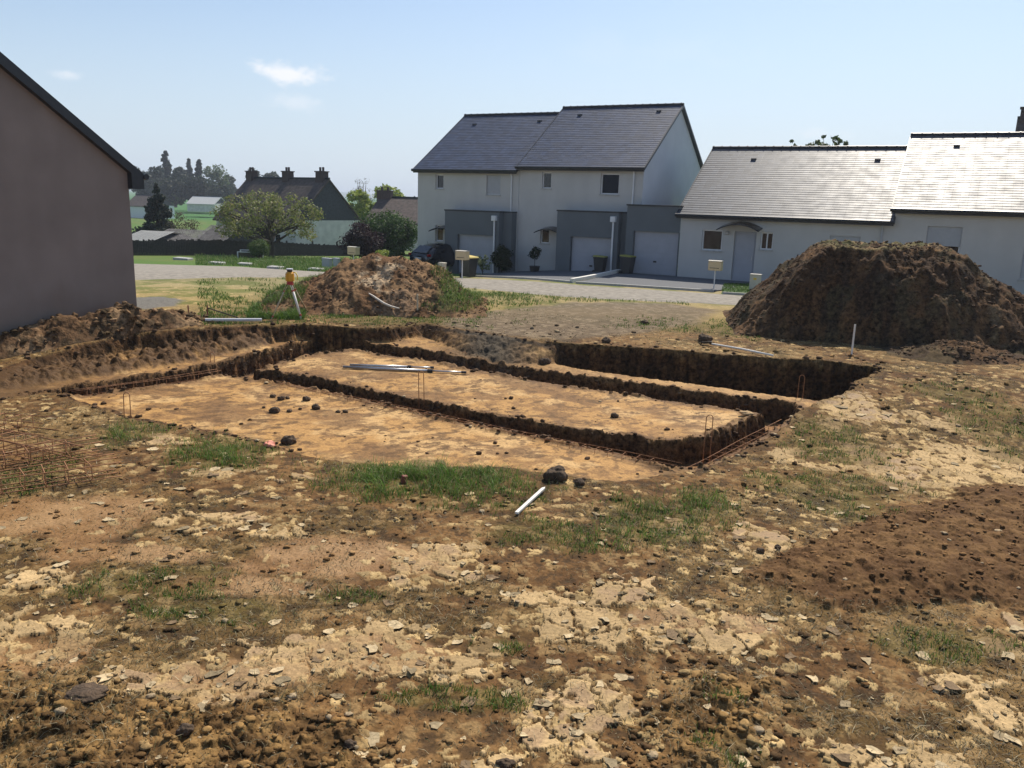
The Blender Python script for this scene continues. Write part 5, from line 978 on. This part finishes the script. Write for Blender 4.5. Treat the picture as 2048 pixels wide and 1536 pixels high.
# crumbs of earth
x, y = scatter(68000, 3.6, 24, -38, 42); sdc = psdf(x, y, CUT); stc = np.minimum.reduce([psdf(x, y, T) for T in (T1, T2, T3, T4)]); inl = np.minimum.reduce([psdf(x, y, q) for q in (LUMP, LUMP2, LUMP3)]); ind = psdf(x, y, DIRT)
pr = np.where(sdc < 0, .05*(fbm(x, y, .8, 3, 401) > .5)+.85*np.exp(-(np.abs(stc)/.14)**2), .12+.16*(fbm(x, y, .9, 3, 403) > .52)); pr = np.maximum(pr, .95*np.exp(-(np.abs(sdc)/.16)**2)*(y > 13)); pr = np.where(inl < .2, .45, pr); pr = np.where(ind < 0, .5, pr); pr = pr*(1-.7*clayness(x, y))
k = RNG.random(len(x)) < pr; x, y = x[k], y[k]; sdc, stc, inl, ind = sdc[k], stc[k], inl[k], ind[k]; z, c, _r = ground(x, y, True); d = np.hypot(x, y)
s = .004+.024*RNG.random(len(x))**5; s = s*np.where(inl < .2, 1.35, 1)*np.where(ind < 0, .95, 1)*(.55+.08*d); dark = (sdc < .3)[:, None]
cc = np.where(dark, np.array([.10, .06, .034])*(.6+.9*RNG.random((len(x), 1))), c*(.85+.55*RNG.random((len(x), 1)))); cc = np.where((ind < 0)[:, None], cc*1.3, cc); cc = np.where((RNG.random(len(x)) < .05)[:, None], np.array([.40, .30, .18]), cc)
instances('soil_crumbs', I2, np.stack([x, y, z+s*.35], 1), np.stack([s*(1+.5*RNG.random(len(x))), s, s*(.4+.4*RNG.random(len(x)))], 1), RNG.random(len(x))*6.28, cc, MT['earth'], smooth=True, jit=.3)
x, y = scatter(30000, 3.8, 19); cl = clayness(x, y); k = (RNG.random(len(x)) < np.clip(cl*.06+.02, 0, 1)) & (psdf(x, y, CUT) > .1) & (psdf(x, y, DIRT) > -.05); x, y = x[k], y[k]; n = len(x)
na = 8; ang = np.linspace(0, 2*pi, na, endpoint=False); base = [(0, 0, .0)]+[(cos(a), sin(a), 0) for a in ang]+[(cos(a)*.96, sin(a)*.96, -1.) for a in ang]; FB = np.array([(0, 1+i, 1+(i+1) % na) for i in range(na)]+[(1+i, 1+na+i, 1+(i+1) % na) for i in range(na)]+[(1+(i+1) % na, 1+na+i, 1+na+(i+1) % na) for i in range(na)])
V = np.array(base)[None].repeat(n, 0); rad = .4+1.0*RNG.random((n, na)); V[:, 1:na+1, :2] *= rad[..., None]; V[:, na+1:, :2] *= rad[..., None]; size = (.012+.055*RNG.random(n)**2.4)*(.7+.05*np.hypot(x, y)); V[:, :, :2] *= size[:, None, None]*np.array([1.3, 1.])
V[:, 1:na+1, 2] += (RNG.random((n, na))-.3)*.012; V[:, 0, 2] -= .002; V[:, na+1:, 2] = V[:, 1:na+1, 2]-.005-.003*RNG.random((n, 1)); tx, ty = (RNG.random((n, 1))-.5)*.2, (RNG.random((n, 1))-.5)*.2; V[:, :, 2] += V[:, :, 0]*tx+V[:, :, 1]*ty
a = RNG.random(n)*6.28; ca, sa = np.cos(a)[:, None], np.sin(a)[:, None]; X = V[..., 0]*ca-V[..., 1]*sa; Y = V[..., 0]*sa+V[..., 1]*ca; z = ground(x, y); W_ = np.stack([X+x[:, None], Y+y[:, None], V[..., 2]+z[:, None]+.009], -1)
tone = np.array([.56, .43, .25])*(.45+.7*RNG.random((n, 1))); tone = np.where((RNG.random(n) < .25)[:, None], np.array([.22, .15, .085]), tone)
mesh_np('clay_flakes', W_.reshape(-1, 3), (FB[None]+(np.arange(n)*(2*na+1))[:, None, None]).reshape(-1, 3), MT['earth'], colr=np.repeat(tone, 2*na+1, 0), rough=np.full(n*(2*na+1), .85)); tag(bpy.data.objects['clay_flakes'], kind='stuff')
def blades(name, x, y, z, h, w_, lean, cols, m=None, lift=0.):
    n = len(x); a = RNG.random(n)*6.28; dx, dy = np.cos(a), np.sin(a); b = RNG.random(n)*6.28; wx, wy = np.cos(b)*w_/2, np.sin(b)*w_/2; l = lean*(.4+.9*RNG.random(n))
    p0 = np.stack([x-wx, y-wy, z-.01+lift], 1); p1 = np.stack([x+wx, y+wy, z-.01+lift], 1); mx_, my_ = x+dx*l*h*.35, y+dy*l*h*.35; p2 = np.stack([mx_+wx*.7, my_+wy*.7, z+h*.6+lift], 1); p3 = np.stack([mx_-wx*.7, my_-wy*.7, z+h*.6+lift], 1); p4 = np.stack([x+dx*l*h, y+dy*l*h, z+h*(1-.25*np.minimum(l, 1.5)**2*.5)+lift], 1)
    V = np.stack([p0, p1, p2, p3, p4], 1).reshape(-1, 3); k = np.arange(n)*5; F = np.concatenate([np.stack([k, k+1, k+2], 1), np.stack([k, k+2, k+3], 1), np.stack([k+3, k+2, k+4], 1)]); c = np.array(cols)[RNG.integers(0, len(cols), n)]*(.65+.7*RNG.random((n, 1)))
    o = mesh_np(name, V, F, m or MT['grass'], colr=np.repeat(c, 5, 0)); return tag(o, kind='stuff')
GC = [(.11, .20, .03), (.085, .16, .025), (.16, .24, .05), (.06, .12, .02), (.26, .24, .10)]
# grass in the plot
x, y = scatter(330000, 4, 27, p=.6); g_ = greenness(x, y); tuft = fbm(x, y, .22, 3, 411); k = (RNG.random(len(x)) < g_*sstep(.40, .62, tuft)*.8) & (psdf(x, y, CUT) > .12); x, y, g_, tf = x[k], y[k], g_[k], tuft[k]; z = ground(x, y)
P = gp(860, 955); big = np.exp(-((x-P[0])/1.3)**2-((y-P[1])/1.1)**2); P = gp(455, 905); big = np.maximum(big, .55*np.exp(-((x-P[0])/.6)**2-((y-P[1])/.9)**2)); P = gp(1345, 1010); big = np.maximum(big, .7*np.exp(-((x-P[0])/.7)**2-((y-P[1])/.5)**2))
h = (.025+.045*RNG.random(len(x)))*(1+1.6*big)*(.6+.9*tf); print('grass', len(x)); blades('short_grass', x, y, z, h, .0045+.0006*y, .8, GC)
X_, Y_ = [], []
for px, py, n, rx, ry in ((720, 968, 5000, .28, .22), (800, 950, 5000, .45, .3), (900, 958, 6500, .42, .32), (960, 975, 3500, .3, .22), (1020, 940, 1500, .3, .2), (450, 915, 2200, .3, .3), (400, 892, 1200, .25, .3), (275, 862, 1400, .22, .3), (1385, 1010, 2200, .20, .2), (1240, 1075, 1200, .25, .16), (860, 925, 1500, .5, .15)):
    P = gp(px, py); X_.append(P[0]+RNG.normal(size=n)*rx*1.25); Y_.append(P[1]+RNG.normal(size=n)*ry*1.2)
x, y = np.concatenate(X_), np.concatenate(Y_); tf = fbm(x, y, .2, 3, 415); k = (RNG.random(len(x)) < .55*sstep(.42, .60, tf)*sstep(.38, .55, fbm(x, y, .45, 3, 419))+.05) & (psdf(x, y, CUT) > .1); x, y, tf = x[k], y[k], tf[k]; blades('tall_grass', x, y, ground(x, y), (.04+.22*RNG.random(len(x))**1.8)*(.4+tf), .008, 1.1, [(.14, .25, .035), (.10, .20, .03), (.20, .29, .06), (.30, .25, .13), (.11, .22, .035)])
# dry straw and dead stalks
x, y = scatter(250000, 3.7, 26, -38, 42, p=.8); wd = fbm(x, y, 1.1, 4, 71); ok = (psdf(x, y, CUT) > .05) & (psdf(x, y, DIRT) > -.1); k = ok & (RNG.random(len(x)) < .12+.55*sstep(.42, .6, wd)) & (RNG.random(len(x)) > clayness(x, y)*.8); x, y = x[k], y[k]; n = len(x); print('straw', n)
blades('dry_straw', x, y, ground(x, y), (.012+.045*RNG.random(n)**2), .0035+.0005*np.hypot(x, y), 3.2, [(.30, .24, .13), (.20, .15, .08), (.12, .10, .05), (.42, .36, .22), (.07, .05, .03), (.10, .11, .045)])
# verge and field grass beyond
x, y = scatter(90000, 23, 72, -21, 8, p=1.4); N = N0(x, y); RP = ROADT+ROADL[::-1]; sr = psdf(x, y, RP); inc = psdf(x, y, CUT); tr_ = psdf(x, y, TRACK); tf = fbm(x, y, .9, 4, 421)
k = (sr > .15) & (inc > .3) & (tr_ > .2) & (((y > 43) & (x < 0)) | ((y <= 43) & (RNG.random(len(x)) < .55*sstep(.45, .62, tf)))) & ~((y < 52) & (x > -4.5) & (y > 33.5)); x, y = x[k], y[k]; n = len(x); print('verge', n)
h = np.where(y > 43, .10+.22*RNG.random(n)*(.4+fbm(x, y, 1.5, 3, 423)*1.2), .04+.09*RNG.random(n)); blades('verge_grass', x, y, ground(x, y), h, .018+.0004*y, .8, [(.10, .19, .035), (.075, .15, .025), (.14, .22, .05), (.20, .22, .08)])
x, y = scatter(16000, 23.5, 33, -6, 12, p=1); c1 = psdf(x, y, TRACK); tf = fbm(x, y, .7, 4, 431); k = (psdf(x, y, RP) > .1) & (psdf(x, y, CUT) > .3) & (RNG.random(len(x)) < .9*sstep(.45, .6, tf)) & (c1 > .1); x, y = x[k], y[k]; blades('wild_grass', x, y, ground(x, y), .05+.10*RNG.random(len(x)), .02, .8, GC)
def heapcrumbs(grid, n, hmin, name, cols, s0=.014, s1=.07):
    xs, ys, Z = grid; x = xs[0]+(xs[-1]-xs[0]-.1)*RNG.random(n); y = ys[0]+(ys[-1]-ys[0]-.1)*RNG.random(n); z = Z[((y-ys[0])/(ys[1]-ys[0])).astype(int), ((x-xs[0])/(xs[1]-xs[0])).astype(int)]; k = (z-ground(x, y) > hmin) & (fbm(x, y, .6, 3, 451) > .42); x, y, z = x[k], y[k], z[k]; n = len(x)
    s = s0+(s1-s0)*RNG.random(n)**3; cc = np.array(cols)[RNG.integers(0, len(cols), n)]*(.6+.8*RNG.random((n, 1))); instances(name, I1, np.stack([x, y, z+s*.2], 1), np.stack([s*1.2, s, s*.75], 1), RNG.random(n)*6.28, cc, MT['earth'])
heapcrumbs(BIGG, 15000, .02, 'heap_crumbs', [(.10, .062, .034), (.13, .08, .045), (.075, .048, .028)], s1=.06); heapcrumbs(CLAYG, 6000, .02, 'clay_crumbs', [(.20, .11, .055), (.25, .15, .075), (.15, .085, .045)], s1=.05); heapcrumbs(ROWG, 5000, .02, 'ridge_crumbs', [(.15, .09, .045), (.28, .18, .10), (.09, .06, .03)], s1=.10)
def heapgrass(grid, cond, n, h0, h1, name):
    xs, ys, Z = grid; x = xs[0]+(xs[-1]-xs[0])*RNG.random(n); y = ys[0]+(ys[-1]-ys[0])*RNG.random(n); z = Z[((y-ys[0])/(ys[1]-ys[0])).astype(int).clip(0, len(ys)-1), ((x-xs[0])/(xs[1]-xs[0])).astype(int).clip(0, len(xs)-1)]; k = cond(x, y, z-N0(x, y)) & (z-N0(x, y) > .02)
    blades(name, x[k], y[k], z[k], h0+(h1-h0)*RNG.random(k.sum()), .018, .9, GC)
heapgrass(CLAYG, lambda x, y, h: ((x > -2.5+.3*np.sin(y*3)+.5*(y-26)*.2) & (RNG.random(len(x)) < .45) & (h > .12)) | ((x < -6.5) & (fbm(x, y, .6, 3, 441) > .45)), 42000, .06, .22, 'heap_grass')
x, y = scatter(14000, 24, 27.5, -18, -5.5, p=1); k = (np.abs(x+7.2+.2*(y-25)) < .9) & (fbm(x, y, .4, 3, 443) > .42); x, y = x[k], y[k]; blades('weeds', x, y, ground(x, y), .08+.22*RNG.random(len(x)), .02, .9, GC[:4])
P = [G2(1445, 570), G2(1545, 570), G2(1540, 591), G2(1442, 587)]; x = 8+4*RNG.random(9000); y = 33+7*RNG.random(9000); k = psdf(x, y, P) < -.03; x, y = x[k], y[k]; blades('lawn_grass', x, y, ground(x, y)+.05, .05+.06*RNG.random(len(x)), .016, .8, [(.09, .17, .03), (.07, .14, .025)])
# distant blue rise on the horizon
V = []; F = []; n = 80
for i in range(n+1):
    a = radians(-40+80*i/n); hgt = 2+10*math.exp(-((math.degrees(a)+13)/5)**2)+6*vnoise(np.array([i*.21]), np.array([2.3]))[0]
    for D, zz in ((2500, -8), (3100, hgt), (4200, -8)): V.append((D*sin(a), D*cos(a), zz-0.0))
for i in range(n):
    for k in range(2): F.append((i*3+k, (i+1)*3+k, (i+1)*3+k+1, i*3+k+1))
tag(mesh_np('hills', V, np.array(F)[:, ::-1], MT['hill'], smooth=True), kind='structure')
# ------------------------------------------------------------------ haze
hm = bpy.data.materials.new('haze_air'); hm.use_nodes = True; t = hm.node_tree; t.nodes.remove(t.nodes['Principled BSDF']); pv = t.nodes.new('ShaderNodeVolumePrincipled'); pv.inputs['Color'].default_value = (.80, .88, 1, 1); pv.inputs['Density'].default_value = .00038; pv.inputs['Anisotropy'].default_value = .3
t.links.new(pv.outputs[0], t.nodes['Material Output'].inputs['Volume'])
hb = MB().box(-2600, 2600, -60, 4400, -12.5, 30).build('haze', hm); tag(hb, kind='stuff')
